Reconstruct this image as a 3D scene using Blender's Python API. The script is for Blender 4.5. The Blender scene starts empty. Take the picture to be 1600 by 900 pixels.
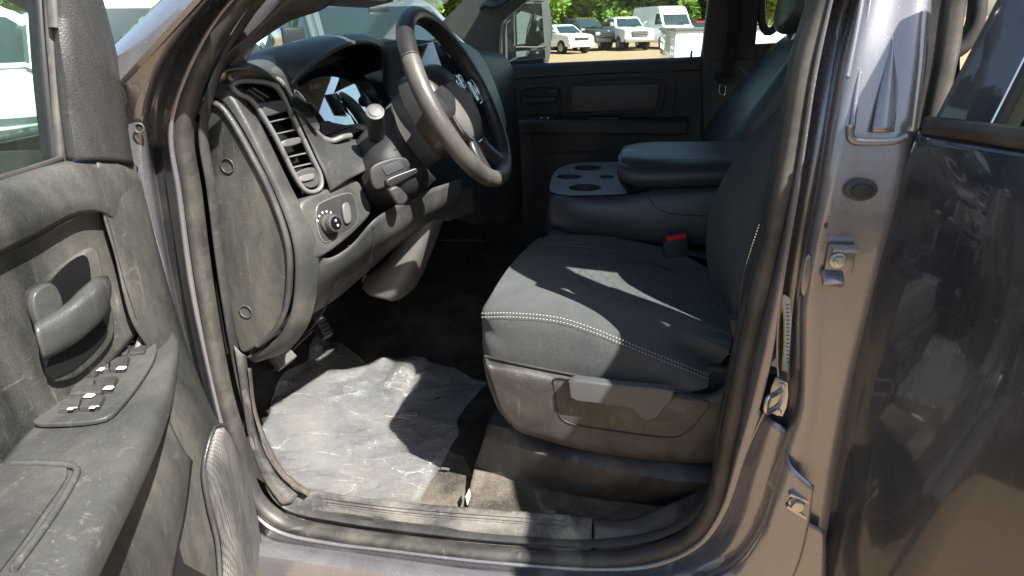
import bpy, bmesh, math, random
from mathutils import Vector as V, Matrix, noise
random.seed(7)
S = bpy.context.scene
COL = S.collection
R = math.radians

# ------------------------------------------------------------------ camera frame
F = 1000.0; PITCH = R(22.3); YAW = R(12); ROLL = R(1.5)
CAM = V((0, -0.95, 1.62))
cf = V((-math.sin(YAW)*math.cos(PITCH), math.cos(YAW)*math.cos(PITCH), -math.sin(PITCH)))
_r = V((math.cos(YAW), math.sin(YAW), 0)); _u = _r.cross(cf)
cr_ = math.cos(ROLL)*_r - math.sin(ROLL)*_u
cu = math.sin(ROLL)*_r + math.cos(ROLL)*_u
def ray(px, py): return cf + cr_*((px-800)/F) - cu*((py-450)/F)

class Plane:
    def __init__(s, p, n): s.p = V(p); s.n = V(n).normalized()
    def off(s, d): return Plane(s.p + s.n*d, s.n)
def G(px, py, w):
    """point seen at (px,py); w = y depth, ('x'|'z', value) or a Plane"""
    d = ray(px, py)
    if isinstance(w, Plane): t = (w.p-CAM).dot(w.n)/d.dot(w.n)
    elif isinstance(w, tuple):
        i = 'xyz'.index(w[0]); t = (w[1]-CAM[i])/d[i]
    else: t = (w-CAM.y)/d.y
    return CAM + d*t
def GG(lst, w=None):
    o = []
    for q in lst:
        if isinstance(q, V): o.append(q)
        elif len(q) == 2: o.append(G(q[0], q[1], w))
        elif isinstance(q[2], str): o.append(V(q[:2]+(0,)))
        else: o.append(G(*q))
    return o
PHI = R(86); HF = V((-.79, -.06, 0))
FD = Plane(HF, (math.sin(PHI), math.cos(PHI), 0))       # inner face of the open front door
PSI = R(63); HR = V((.335, -.035, 0))
RD = Plane(HR, (-math.sin(PSI), -math.cos(PSI), 0))     # outer face of the open rear door

# ------------------------------------------------------------------ materials
def newmat(name):
    m = bpy.data.materials.new(name); m.use_nodes = True
    nt = m.node_tree; b = nt.nodes['Principled BSDF']
    return m, nt, b
def nd(nt, t, **k):
    n = nt.nodes.new(t)
    for a, v in k.items():
        if a.startswith('i_'): n.inputs[a[2:].replace('_', ' ')].default_value = v
        else: setattr(n, a, v)
    return n
def rgba(c): return (c[0], c[1], c[2], 1)
def coords(nt, scale=(1, 1, 1), rot=(0, 0, 0)):
    tc = nd(nt, 'ShaderNodeTexCoord'); mp = nd(nt, 'ShaderNodeMapping')
    mp.inputs['Scale'].default_value = scale; mp.inputs['Rotation'].default_value = rot
    nt.links.new(tc.outputs['Object'], mp.inputs['Vector'])
    return mp.outputs['Vector']
def noise_f(nt, vec, scale, detail=4, rough=.6, lo=.4, hi=.6, dist=0):
    n = nd(nt, 'ShaderNodeTexNoise'); n.inputs['Scale'].default_value = scale
    n.inputs['Detail'].default_value = detail; n.inputs['Roughness'].default_value = rough
    n.inputs['Distortion'].default_value = dist
    nt.links.new(vec, n.inputs['Vector'])
    r = nd(nt, 'ShaderNodeMapRange'); r.inputs['From Min'].default_value = lo; r.inputs['From Max'].default_value = hi
    nt.links.new(n.outputs['Fac'], r.inputs['Value'])
    return r.outputs['Result']
def mth(nt, op, a, b=None):
    n = nd(nt, 'ShaderNodeMath', operation=op)
    for i, v in enumerate((a, b)):
        if v is None: continue
        if isinstance(v, (int, float)): n.inputs[i].default_value = v
        else: nt.links.new(v, n.inputs[i])
    return n.outputs[0]
def mixc(nt, f, a, b):
    n = nd(nt, 'ShaderNodeMix', data_type='RGBA')
    if isinstance(f, (int, float)): n.inputs[0].default_value = f
    else: nt.links.new(f, n.inputs[0])
    for i, c in ((6, a), (7, b)):
        if isinstance(c, tuple): n.inputs[i].default_value = rgba(c)
        else: nt.links.new(c, n.inputs[i])
    return n.outputs[2]
DUST = (.25, .228, .195)
def dusty(name, base, rough=.55, dust=.5, dscale=9, streak=(1, 1, 1), grain=900, gstr=.25, spec=.4, metal=0, coat=0, specks=0, bumpd=.0006, fine=0.25, dustc=DUST, crot=(0,0,0)):
    m, nt, b = newmat(name); L = nt.links
    v = coords(nt, streak, crot); v1 = coords(nt)
    big = noise_f(nt, v, dscale*.8, 6, .6, .40, .72, .6)
    sm = noise_f(nt, v, dscale*9, 6, .75, .38, .72, .2)
    s1 = noise_f(nt, coords(nt, (1, 1, .12), (.5, .2, .3)), 95, 4, .65, .60, .72, .4)
    s2 = noise_f(nt, coords(nt, (.12, .3, 1), (-.3, .4, .9)), 80, 4, .65, .62, .74, .6)
    scr = mth(nt, 'MULTIPLY', mth(nt, 'MAXIMUM', s1, s2), noise_f(nt, coords(nt), 5, 3, .6, .42, .62))
    fi = noise_f(nt, v1, 260, 3, .7, .45, .8)
    f = mth(nt, 'MULTIPLY', big, mth(nt, 'ADD', mth(nt, 'MULTIPLY', sm, .32), .58))
    f = mth(nt, 'ADD', mth(nt, 'ADD', f, mth(nt, 'MULTIPLY', fi, fine*.4)), mth(nt, 'MULTIPLY', scr, .75))
    f = mth(nt, 'MULTIPLY', f, dust)
    if specks:
        vo = nd(nt, 'ShaderNodeTexVoronoi'); vo.inputs['Scale'].default_value = 260
        L.new(v1, vo.inputs['Vector'])
        sp = mth(nt, 'LESS_THAN', vo.outputs['Distance'], .16)
        pick = mth(nt, 'GREATER_THAN', noise_f(nt, v1, 70, 2, .5, 0, 1), .56)
        f = mth(nt, 'MAXIMUM', f, mth(nt, 'MULTIPLY', mth(nt, 'MULTIPLY', sp, pick), specks))
    f = mth(nt, 'MINIMUM', mth(nt, 'MAXIMUM', f, 0.0), 1.0)
    L.new(mixc(nt, f, base, dustc), b.inputs['Base Color'])
    b.inputs['Metallic'].default_value = metal
    if metal: L.new(mth(nt, 'MULTIPLY', mth(nt, 'SUBTRACT', 1.0, f), metal), b.inputs['Metallic'])
    b.inputs['Specular IOR Level'].default_value = spec
    L.new(mth(nt, 'ADD', mth(nt, 'MULTIPLY', f, .5*(1-rough)), rough), b.inputs['Roughness'])
    if coat:
        L.new(mth(nt, 'MULTIPLY', mth(nt, 'SUBTRACT', 1.0, f), coat), b.inputs['Coat Weight']); b.inputs['Coat Roughness'].default_value = .04
    if gstr:
        n = nd(nt, 'ShaderNodeTexVoronoi'); n.inputs['Scale'].default_value = grain
        L.new(v1, n.inputs['Vector'])
        bp = nd(nt, 'ShaderNodeBump'); bp.inputs['Strength'].default_value = gstr; bp.inputs['Distance'].default_value = bumpd
        L.new(n.outputs['Distance'], bp.inputs['Height']); L.new(bp.outputs['Normal'], b.inputs['Normal'])
    return m
def plain(name, col, rough=.5, metal=0, coat=0, spec=.5, emit=None, es=1):
    m, nt, b = newmat(name)
    n = noise_f(nt, coords(nt), 40, 4, .6, .2, .8)
    c2 = tuple(x*.82 for x in col)
    nt.links.new(mixc(nt, n, col, c2), b.inputs['Base Color'])
    b.inputs['Roughness'].default_value = rough; b.inputs['Metallic'].default_value = metal
    b.inputs['Coat Weight'].default_value = coat; b.inputs['Specular IOR Level'].default_value = spec
    if emit: b.inputs['Emission Color'].default_value = rgba(emit); b.inputs['Emission Strength'].default_value = es
    return m
def fabric(name, a, b_, scale=1500, bd=.0007, bs=.6, big=.25, insert=None):
    m, nt, b = newmat(name); L = nt.links; v = coords(nt)
    n1 = noise_f(nt, v, scale, 2, .5, .35, .65); n2 = noise_f(nt, v, 14, 5, .6, .3, .8)
    f = mth(nt, 'ADD', mth(nt, 'MULTIPLY', n1, 1-big), mth(nt, 'MULTIPLY', n2, big))
    L.new(mixc(nt, f, a, b_), b.inputs['Base Color'])
    b.inputs['Roughness'].default_value = .95; b.inputs['Specular IOR Level'].default_value = .15
    b.inputs['Sheen Weight'].default_value = .08; b.inputs['Sheen Roughness'].default_value = .5
    bp = nd(nt, 'ShaderNodeBump'); bp.inputs['Strength'].default_value = bs; bp.inputs['Distance'].default_value = bd
    H_ = n1
    if insert:
        ex, ey, rx, ry = insert
        sx = nd(nt, 'ShaderNodeSeparateXYZ'); L.new(v, sx.inputs[0])
        dx = mth(nt, 'DIVIDE', mth(nt, 'SUBTRACT', sx.outputs[0], ex), rx); dy = mth(nt, 'DIVIDE', mth(nt, 'SUBTRACT', sx.outputs[1], ey), ry)
        rr_ = mth(nt, 'SQRT', mth(nt, 'ADD', mth(nt, 'POWER', mth(nt, 'ABSOLUTE', dx), 2.0), mth(nt, 'POWER', mth(nt, 'ABSOLUTE', dy), 2.0)))
        mask = mth(nt, 'LESS_THAN', rr_, 1.0)
        # hexagon lattice from the two nearest centres of a skewed grid
        s = 30.0
        def cell(ox, oy):
            ux = mth(nt, 'SUBTRACT', mth(nt, 'FRACT', mth(nt, 'ADD', mth(nt, 'MULTIPLY', sx.outputs[0], s), 50+ox)), .5)
            uy = mth(nt, 'MULTIPLY', mth(nt, 'SUBTRACT', mth(nt, 'FRACT', mth(nt, 'ADD', mth(nt, 'MULTIPLY', sx.outputs[1], s/1.732), 50+oy)), .5), 1.732)
            ax, ay = mth(nt, 'ABSOLUTE', ux), mth(nt, 'ABSOLUTE', uy)
            return mth(nt, 'MAXIMUM', ax, mth(nt, 'ADD', mth(nt, 'MULTIPLY', ax, .5), mth(nt, 'MULTIPLY', ay, .866)))
        hx = mth(nt, 'MINIMUM', cell(0, 0), cell(.5, .5))
        e = nd(nt, 'ShaderNodeMapRange'); e.inputs['From Min'].default_value = .5; e.inputs['From Max'].default_value = .42; L.new(hx, e.inputs['Value'])
        hexv = mth(nt, 'ADD', mth(nt, 'MULTIPLY', mth(nt, 'MULTIPLY', mth(nt, 'SUBTRACT', e.outputs[0], 1.0), mask), 1.0), 1.0)
        ring_ = mth(nt, 'MINIMUM', mth(nt, 'MULTIPLY', mth(nt, 'ABSOLUTE', mth(nt, 'SUBTRACT', rr_, 1.0)), 30.0), 1.0)
        hv = mth(nt, 'MULTIPLY', hexv, ring_)
        L.new(mixc(nt, mth(nt, 'ADD', mth(nt, 'MULTIPLY', hv, .42), .58), (.004, .005, .005), mixc(nt, f, a, b_)), b.inputs['Base Color'])
        H_ = mth(nt, 'ADD', mth(nt, 'MULTIPLY', n1, .3), mth(nt, 'MULTIPLY', hv, 1.2)); bp.inputs['Distance'].default_value = .0022; bp.inputs['Strength'].default_value = .7
    L.new(H_, bp.inputs['Height']); L.new(bp.outputs['Normal'], b.inputs['Normal'])
    return m
def glassmat(name, tint=(.85, .93, .9), refl=1.0, dirt=.0):
    m = bpy.data.materials.new(name); m.use_nodes = True; nt = m.node_tree; nt.nodes.clear(); L = nt.links
    o = nd(nt, 'ShaderNodeOutputMaterial'); t = nd(nt, 'ShaderNodeBsdfTransparent'); t.inputs[0].default_value = rgba(tint)
    g = nd(nt, 'ShaderNodeBsdfGlossy'); g.inputs['Roughness'].default_value = .01
    lw = nd(nt, 'ShaderNodeLayerWeight'); lw.inputs['Blend'].default_value = .5
    fr = mth(nt, 'MULTIPLY', mth(nt, 'ADD', mth(nt, 'MULTIPLY', mth(nt, 'POWER', lw.outputs['Facing'], 4.0), .9), .035), refl*.6)
    mx = nd(nt, 'ShaderNodeMixShader'); L.new(mth(nt, 'MINIMUM', fr, 1.0), mx.inputs[0])
    L.new(t.outputs[0], mx.inputs[1]); L.new(g.outputs[0], mx.inputs[2])
    last = mx.outputs[0]
    if dirt:
        d = nd(nt, 'ShaderNodeBsdfDiffuse'); d.inputs[0].default_value = (.5, .5, .45, 1)
        m2 = nd(nt, 'ShaderNodeMixShader')
        L.new(mth(nt, 'MULTIPLY', noise_f(nt, coords(nt), 6, 6, .7, .2, .9), dirt), m2.inputs[0])
        L.new(last, m2.inputs[1]); L.new(d.outputs[0], m2.inputs[2]); last = m2.outputs[0]
    L.new(last, o.inputs[0])
    return m

M = {}
M['plastic'] = dusty('charcoal_plastic', (.022, .023, .024), .45, .3, 6, gstr=.35, grain=520, bumpd=.0006)
M['plastic_clean'] = dusty('clean_charcoal_plastic', (.022, .026, .029), .45, .05, 6, gstr=.3, fine=.1)
M['dash'] = dusty('dusty_dash_plastic', (.032, .033, .033), .42, .36, 8, gstr=.4, fine=.35, grain=480, bumpd=.0007)
M['dash_hi'] = dusty('satin_grey_bezel', (.09, .09, .088), .33, .35, 12, gstr=.05, spec=.6)
M['bezel'] = dusty('silver_bezel', (.11, .11, .108), .3, .3, 14, gstr=.05, spec=.6)
M['doorp'] = dusty('very_dusty_door_plastic', (.014, .016, .016), .42, .42, 7, streak=(1, 1, .45), gstr=.4, fine=.35, grain=450, bumpd=.0007)
M['sail'] = dusty('grained_sail_plastic', (.020, .020, .020), .45, .2, 8, streak=(1, 1, .4), gstr=.5, fine=.3, grain=400, bumpd=.0008)
M['arm'] = dusty('dusty_armrest_vinyl', (.022, .025, .026), .36, .36, 7, streak=(1, .4, 1), gstr=.4, fine=.35, grain=500)
M['seatplastic'] = dusty('dusty_seat_plastic', (.026, .025, .024), .42, .4, 10, gstr=.5, fine=.3, grain=450, bumpd=.0007)
M['lever'] = dusty('satin_lever_plastic', (.062, .063, .065), .4, .08, 10, gstr=.3, fine=.1, grain=600)
M['riser'] = dusty('dusty_riser_plastic', (.022, .022, .023), .45, .4, 12, streak=(1, 1, .5), gstr=.25, fine=.35)
M['rubber'] = dusty('dusty_rubber_seal', (.024, .023, .022), .45, .38, 10, gstr=.1, fine=.2)
M['rubber_dark'] = dusty('rubber_dark', (.012, .012, .013), .5, .15, 10, gstr=.1)
M['shroud'] = dusty('dark_column_plastic', (.010, .0105, .011), .5, .12, 8, gstr=.3, fine=.15, spec=.25)
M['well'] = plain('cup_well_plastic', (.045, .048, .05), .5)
M['sill'] = dusty('dusty_sill_plastic', (.03, .03, .031), .5, .62, 16, streak=(.7, 1, 1), gstr=.3, fine=.6, dustc=(.33, .30, .25))
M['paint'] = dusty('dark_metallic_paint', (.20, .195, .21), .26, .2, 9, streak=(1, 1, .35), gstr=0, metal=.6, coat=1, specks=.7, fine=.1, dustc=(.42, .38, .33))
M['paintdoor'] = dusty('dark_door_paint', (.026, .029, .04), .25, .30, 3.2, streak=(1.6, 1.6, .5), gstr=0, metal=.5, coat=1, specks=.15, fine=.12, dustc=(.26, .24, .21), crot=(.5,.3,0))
M['fabric'] = fabric('charcoal_seat_fabric', (.010, .013, .015), (.075, .08, .078))
M['cushion_fabric'] = fabric('charcoal_cushion_fabric', (.010, .013, .015), (.105, .11, .106), insert=(.06, .385, .19, .135))
M['fabric2'] = fabric('patterned_seat_fabric', (.05, .055, .06), (.10, .11, .115), 900)
M['vinyl'] = dusty('charcoal_vinyl', (.038, .043, .047), .36, .03, 6, grain=500, gstr=.4, fine=.05)
M['stitch'] = plain('pale_thread', (.36, .34, .28), .8)
M['chrome'] = plain('chrome', (.75, .76, .78), .12, 1)
M['steel'] = plain('zinc_steel', (.45, .47, .50), .3, 1)
M['black'] = plain('black_plastic', (.008, .008, .009), .4)
M['gloss'] = plain('gloss_black', (.006, .006, .008), .08, 0, 1)
M['wheel'] = dusty('wheel_leather', (.036, .034, .033), .38, .3, 14, gstr=.5, grain=420, fine=.3)
M['wheel_top'] = dusty('wheel_smooth_top', (.016, .016, .017), .35, .1, 8, gstr=.1, fine=.05)
M['cover'] = dusty('airbag_cover_plastic', (.075, .073, .070), .55, .25, 8, gstr=.5, fine=.3)
M['white'] = plain('white_marks', (.8, .8, .78), .5)
M['red'] = plain('red_plastic', (.6, .02, .02), .35)
M['label_y'] = plain('yellow_label', (.75, .62, .08), .5)
M['label_w'] = plain('white_label', (.75, .75, .72), .5)
M['glass'] = glassmat('window_glass', (.88, .95, .92), 1, .02)
M['glass_green'] = glassmat('green_glass', (.72, .86, .80), 1.4, .04)
M['glass_dark'] = glassmat('privacy_glass', (.5, .56, .55), 1.3, .03)

# carpet
def carpetmat(name, base, dustc, amt, sc=420):
    m, nt, b = newmat(name); L = nt.links; v = coords(nt)
    fi = noise_f(nt, v, sc, 4, .8, .3, .7); big = noise_f(nt, v, 7, 6, .7, .4, .68)
    sp = noise_f(nt, v, sc*.55, 2, .6, .62, .72)
    f = mth(nt, 'MULTIPLY', mth(nt, 'MULTIPLY', fi, mth(nt, 'ADD', big, .25)), amt)
    f = mth(nt, 'MINIMUM', mth(nt, 'MAXIMUM', f, mth(nt, 'MULTIPLY', sp, amt*.9)), 1.0)
    L.new(mixc(nt, f, base, dustc), b.inputs['Base Color'])
    b.inputs['Roughness'].default_value = 1; b.inputs['Specular IOR Level'].default_value = .1
    bp = nd(nt, 'ShaderNodeBump'); bp.inputs['Strength'].default_value = .9; bp.inputs['Distance'].default_value = .003
    L.new(fi, bp.inputs['Height']); L.new(bp.outputs['Normal'], b.inputs['Normal'])
    return m
M['carpet'] = carpetmat('black_carpet', (.02, .02, .021), (.26, .22, .17), .42)
M['carpet_d'] = carpetmat('sandy_carpet', (.035, .033, .03), (.34, .29, .23), .95)

# ------------------------------------------------------------------ mesh tools
def link(name, bm, mats, parent=None, smooth=True, auto=None):
    me = bpy.data.meshes.new(name); bm.to_mesh(me); bm.free()
    o = bpy.data.objects.new(name, me); COL.objects.link(o)
    if not isinstance(mats, (list, tuple)): mats = [mats]
    for m in mats: me.materials.append(M[m] if isinstance(m, str) else m)
    if smooth:
        for p in me.polygons: p.use_smooth = True
    if auto is not None: me.set_sharp_from_angle(angle=R(auto))
    if parent is not None: o.parent = parent; o.matrix_parent_inverse = parent.matrix_world.inverted()
    return o
def cat(pts, n, closed=False):
    """Catmull-Rom through pts, n samples evenly along the length"""
    P = [V(p) for p in pts]; k = len(P)
    if k == 2 and not closed: return [P[0].lerp(P[1], i/(n-1)) for i in range(n)]
    D = []; seg = k if closed else k-1; ss = 10
    for i in range(seg):
        p1, p2 = P[i], P[(i+1) % k]
        p0 = P[i-1] if (closed or i > 0) else p1*2-p2
        p3 = P[(i+2) % k] if (closed or i+2 < k) else p2*2-p1
        # centripetal-like: damp tangents by chord length
        d = (p2-p1).length
        m1 = (p2-p0); m2 = (p3-p1)
        l1 = (p1-p0).length+d; l2 = (p3-p2).length+d
        m1 = m1*(d/max(l1, 1e-9)); m2 = m2*(d/max(l2, 1e-9))
        for j in range(ss):
            t = j/ss; t2 = t*t; t3 = t2*t
            D.append(p1*(2*t3-3*t2+1)+m1*(t3-2*t2+t)+p2*(-2*t3+3*t2)+m2*(t3-t2))
    D.append(P[0] if closed else P[-1])
    acc = [0]
    for a, b in zip(D, D[1:]): acc.append(acc[-1]+(b-a).length)
    T = acc[-1]; out = []; j = 0
    N = n if closed else n-1
    for i in range(n):
        s = T*i/N
        while j < len(acc)-2 and acc[j+1] < s: j += 1
        w = (s-acc[j])/max(acc[j+1]-acc[j], 1e-9)
        out.append(D[j].lerp(D[j+1], w))
    return out
def bm_grid(bm, rows, closed_u=False, closed_v=False, mi=0):
    vs = [[bm.verts.new(p) for p in r] for r in rows]
    nr, nc = len(vs), len(vs[0]); fs = []
    for i in range(nr if closed_v else nr-1):
        for j in range(nc if closed_u else nc-1):
            a, b = vs[i], vs[(i+1) % nr]
            try:
                f = bm.faces.new((a[j], a[(j+1) % nc], b[(j+1) % nc], b[j])); f.material_index = mi; fs.append(f)
            except ValueError: pass
    return vs, fs
def solid(o, t, off=0):
    m = o.modifiers.new('thick', 'SOLIDIFY'); m.thickness = t; m.offset = off; return o
def loft(name, rails, mat, parent, n=40, m=4, thick=.003, smooth_across=True, off=-1, disp=None):
    R_ = [cat(GG(r) if not isinstance(r[0], V) else r, n) for r in rails]
    if smooth_across:
        cols = [cat([r[i] for r in R_], (len(R_)-1)*m+1) for i in range(n)]
        rows = [[cols[i][k] for i in range(n)] for k in range((len(R_)-1)*m+1)]
    else:
        rows = []
        for a, b in zip(R_, R_[1:]):
            for k in range(m): rows.append([a[i].lerp(b[i], k/m) for i in range(n)])
        rows.append(R_[-1])
    if disp:
        rows = [[disp(p, i/(n-1), k/(len(rows)-1)) for i, p in enumerate(r)] for k, r in enumerate(rows)]
    bm = bmesh.new(); bm_grid(bm, rows)
    bmesh.ops.recalc_face_normals(bm, faces=bm.faces)
    o = link(name, bm, mat, parent, True, 50)
    if thick: solid(o, thick, 0)
    return o
def frames(path, closed, up):
    out = []; n = len(path)
    for i in range(n):
        a = path[i-1] if (closed or i > 0) else path[0]
        b = path[(i+1) % n] if (closed or i < n-1) else path[-1]
        t = (b-a).normalized()
        s = t.cross(up)
        if s.length < 1e-5: s = t.cross(V((.01, .02, 1)))
        s.normalize(); u = s.cross(t).normalized()
        out.append((s, u))
    return out
def bm_tube(bm, path, prof, up=V((0, 1, 0)), closed=False, cap=True, mi=0, rad=None):
    """prof: list of (s,u) offsets; up = reference dir"""
    fr = frames(path, closed, V(up)); rows = []
    for i, (p, (s, u)) in enumerate(zip(path, fr)):
        k = rad(i/(len(path)-1)) if rad else 1
        rows.append([p+s*(a*k)+u*(b*k) for a, b in prof])
    vs, fs = bm_grid(bm, rows, closed_u=True, closed_v=closed, mi=mi)
    if cap and not closed:
        for r in (vs[0], vs[-1]):
            try: bm.faces.new(r).material_index = mi
            except ValueError: pass
    return vs
def circ(r, n=12, ry=None):
    ry = ry or r
    return [(r*math.cos(2*math.pi*i/n), ry*math.sin(2*math.pi*i/n)) for i in range(n)]
def tube(name, pts, r, mat, parent, n=40, prof=None, up=(0, 1, 0), closed=False, rad=None, auto=50, seg=12):
    path = cat(GG(pts), n, closed) if len(pts) > 2 else cat(GG(pts), n)
    bm = bmesh.new(); bm_tube(bm, path, prof or circ(r, seg), V(up), closed, True, 0, rad)
    bmesh.ops.recalc_face_normals(bm, faces=bm.faces)
    return link(name, bm, mat, parent, True, auto)
def bm_prism(bm, pts, vec, bevel=0, seg=2, mi=0):
    a = [bm.verts.new(p) for p in pts]; b = [bm.verts.new(V(p)+V(vec)) for p in pts]
    n = len(a); fs = [bm.faces.new(a), bm.faces.new(b[::-1])]
    for i in range(n): fs.append(bm.faces.new((a[i], b[i], b[(i+1) % n], a[(i+1) % n])))
    for f in fs: f.material_index = mi
    bmesh.ops.recalc_face_normals(bm, faces=fs)
    if bevel:
        es = set()
        for f in fs[:2]: es.update(f.edges)
        bmesh.ops.bevel(bm, geom=list(es), offset=bevel, segments=seg, affect='EDGES', profile=.6, clamp_overlap=True)
    return fs
def prism(name, pts, vec, mat, parent, bevel=0, seg=3, round_=0, smooth=True, auto=40, w=None):
    """outline (pixels on a plane or points) pushed along vec"""
    P = GG(pts, w)
    if round_: P = cat(P, round_, True)
    bm = bmesh.new(); bm_prism(bm, P, V(vec), bevel, seg)
    return link(name, bm, mat, parent, smooth, auto)
def bm_box(bm, c, size, rot=None, bevel=0, seg=2, mi=0):
    g = bmesh.ops.create_cube(bm, size=1)
    vs = g['verts']; mt = Matrix.Translation(V(c)) @ (rot.to_4x4() if rot else Matrix.Identity(4)) @ Matrix.Diagonal((*size, 1))
    bmesh.ops.transform(bm, matrix=mt, verts=vs)
    fs = set(f for v in vs for f in v.link_faces)
    for f in fs: f.material_index = mi
    if bevel:
        es = set(e for v in vs for e in v.link_edges)
        bmesh.ops.bevel(bm, geom=list(es), offset=bevel, segments=seg, affect='EDGES', profile=.6, clamp_overlap=True)
def box(name, c, size, mat, parent, rot=None, bevel=0, seg=3):
    bm = bmesh.new(); bm_box(bm, c, size, rot, bevel, seg)
    return link(name, bm, mat, parent, True, 40)
def basis(nv, up=(0, 0, 1)):
    """columns: right, up, normal"""
    nv = V(nv).normalized(); s = V(up).cross(nv).normalized(); u = nv.cross(s)
    return Matrix((s, u, nv)).transposed()
def bm_disc(bm, c, nv, r, h, n=24, ry=None, bevel=0, mi=0, seg=2):
    B = basis(nv); c = V(c); ry = ry or r
    pts = [c+B@V((r*math.cos(2*math.pi*i/n), ry*math.sin(2*math.pi*i/n), 0)) for i in range(n)]
    bm_prism(bm, pts, B@V((0, 0, h)), bevel, seg, mi)
def disc(name, c, nv, r, h, mat, parent, n=28, ry=None, bevel=0):
    bm = bmesh.new(); bm_disc(bm, c, nv, r, h, n, ry, bevel); return link(name, bm, mat, parent, True, 40)
def ring(name, c, nv, r, t, mat, parent, ry=None, n=32):
    B = basis(nv); ry = ry or r
    pts = [V(c)+B@V((r*math.cos(2*math.pi*i/n), ry*math.sin(2*math.pi*i/n), 0)) for i in range(n)]
    bm = bmesh.new(); bm_tube(bm, pts, circ(t, 8), V(nv), True); bmesh.ops.recalc_face_normals(bm, faces=bm.faces)
    return link(name, bm, mat, parent)
def empty(name, loc=(0, 0, 0), rz=0, parent=None):
    o = bpy.data.objects.new(name, None); COL.objects.link(o); o.location = loc; o.rotation_euler.z = rz
    o.empty_display_size = .1
    if parent: o.parent = parent
    return o
def tag(o, label=None, catg=None, group=None, kind=None):
    if label: o['label'] = label
    if catg: o['category'] = catg
    if group: o['group'] = group
    if kind: o['kind'] = kind
    return o
def stitches(name, path, nstep, mat, parent, ln=.5, r=.0008, up=V((0, 0, 1))):
    """row of thread stitches along a path (world points)"""
    pts = cat(path, nstep*2); bm = bmesh.new()
    for i in range(0, nstep*2-1, 2):
        a, b = pts[i], pts[i].lerp(pts[i+1], ln*1.6)
        bm_tube(bm, [a, a.lerp(b, .5)+up*.0006, b], circ(r, 5), V((.3, .2, 1)))
    return link(name, bm, mat, parent)
def text(name, body, loc, B, size, mat, parent, ext=.0003):
    cu_ = bpy.data.curves.new(name, 'FONT'); cu_.body = body; cu_.size = size; cu_.extrude = ext
    cu_.align_x = 'CENTER'; cu_.align_y = 'CENTER'
    t = bpy.data.objects.new(name, cu_); COL.objects.link(t)
    dg = bpy.context.evaluated_depsgraph_get(); me = bpy.data.meshes.new_from_object(t.evaluated_get(dg))
    bpy.data.objects.remove(t)
    o = bpy.data.objects.new(name, me); COL.objects.link(o)
    o.matrix_world = Matrix.Translation(V(loc)) @ B.to_4x4()
    me.transform(o.matrix_world); o.matrix_world = Matrix.Identity(4)
    me.materials.clear(); me.materials.append(M[mat]); o.parent = parent
    return o
EXPO = 1.8
# ================================================================== THE TRUCK
truck = empty('pickup_truck')
tag(truck, 'dark grey pickup with both left doors open showing its dusty black cab', 'pickup truck')

# ---- painted body aperture: rails around the opening from the seal outwards
seal_px = [(455,-60),(378,0),(318,100),(289,200),(302,300),(322,450),(349,600),(374,690),(400,775),(445,815),(520,832),(600,844),(714,858),(800,866),(928,873),(1015,864),(1079,835),(1113,787),(1135,692),(1154,598),(1172,510),(1198,400),(1229,250),(1254,100),(1283,0),(1300,-60)]
seal = GG([(a, b, .012) for a, b in seal_px])
def shiftpx(lst, y): return [(a, b, y) for a, b in lst]
r_in = shiftpx(seal_px, .03)
r_lip = shiftpx([(448,-60),(362,0),(298,100),(266,200),(278,300),(298,450),(330,600),(352,690),(382,790),(430,830),(515,850),(600,860),(714,874),(800,882),(928,890),(1022,884),(1092,852),(1130,800),(1158,720),(1186,640),(1206,560),(1218,480),(1250,280),(1276,110),(1300,0),(1315,-60)], -.01)
body = loft('body_frame', [r_in, r_lip], 'paint', truck, n=160, m=3)
# left hinge pillar channel and jamb
loft('hinge_pillar', [
    [(448,-60,-.01),(362,0,-.01),(298,100,-.01),(266,200,-.01),(278,300,-.01),(298,450,-.01),(330,600,-.01),(352,690,-.01),(382,790,-.01)],
    [(430,-60,.03),(350,0,.03),(282,90,.03),(254,200,.03),(266,310,.03),(290,460,.03),(322,610,.03),(344,700,.03),(374,800,.03)],
    [(400,-60,.035),(322,10,.035),(262,100,.035),(238,200,.035),(252,320,.035),(278,470,.035),(315,620,.035),(338,710,.035),(366,810,.035)],
    [(380,-60,-.03),(305,20,-.03),(245,110,-.03),(224,200,-.03),(238,330,-.03),(268,480,-.03),(308,630,-.03),(330,720,-.03),(358,820,-.03)],
    [(350,-60,-.045),(270,35,-.045),(218,120,-.045),(198,200,-.045),(214,340,-.045),(250,490,-.045),(296,640,-.045),(318,730,-.045),(340,830,-.045)],
    [(330,-60,-.06),(245,50,-.06),(188,125,-.06),(160,200,-.06),(180,350,-.06),(230,500,-.06),(280,650,-.06),(300,740,-.06),(320,840,-.06)],
], 'paint', body, n=70, m=5)
# outer A-pillar of the cab (grey-blue band)
ap = [GG([(330,-80,-.02),(262,-10,-.02),(180,68,-.02),(120,125,-.02)]), GG([(345,-80,-.06),(285,-10,-.06),(188,85,-.06),(130,145,-.06)]),
      GG([(390,-80,-.085),(318,-10,-.085),(205,112,-.085),(140,180,-.085)]), GG([(392,-80,-.06),(322,-6,-.06),(209,116,-.06),(144,184,-.06)])]
loft('a_pillar', ap, 'paint', body, n=30, m=4, smooth_across=True)
h = G(217, 200, -.046); ring('body_plug', h, (.5, -1, 0), .007, .0016, 'rubber', body); disc('plug_cap', h+V((0, .004, 0)), (.3, -1, 0), .0065, .002, 'rubber_dark', body)
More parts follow.
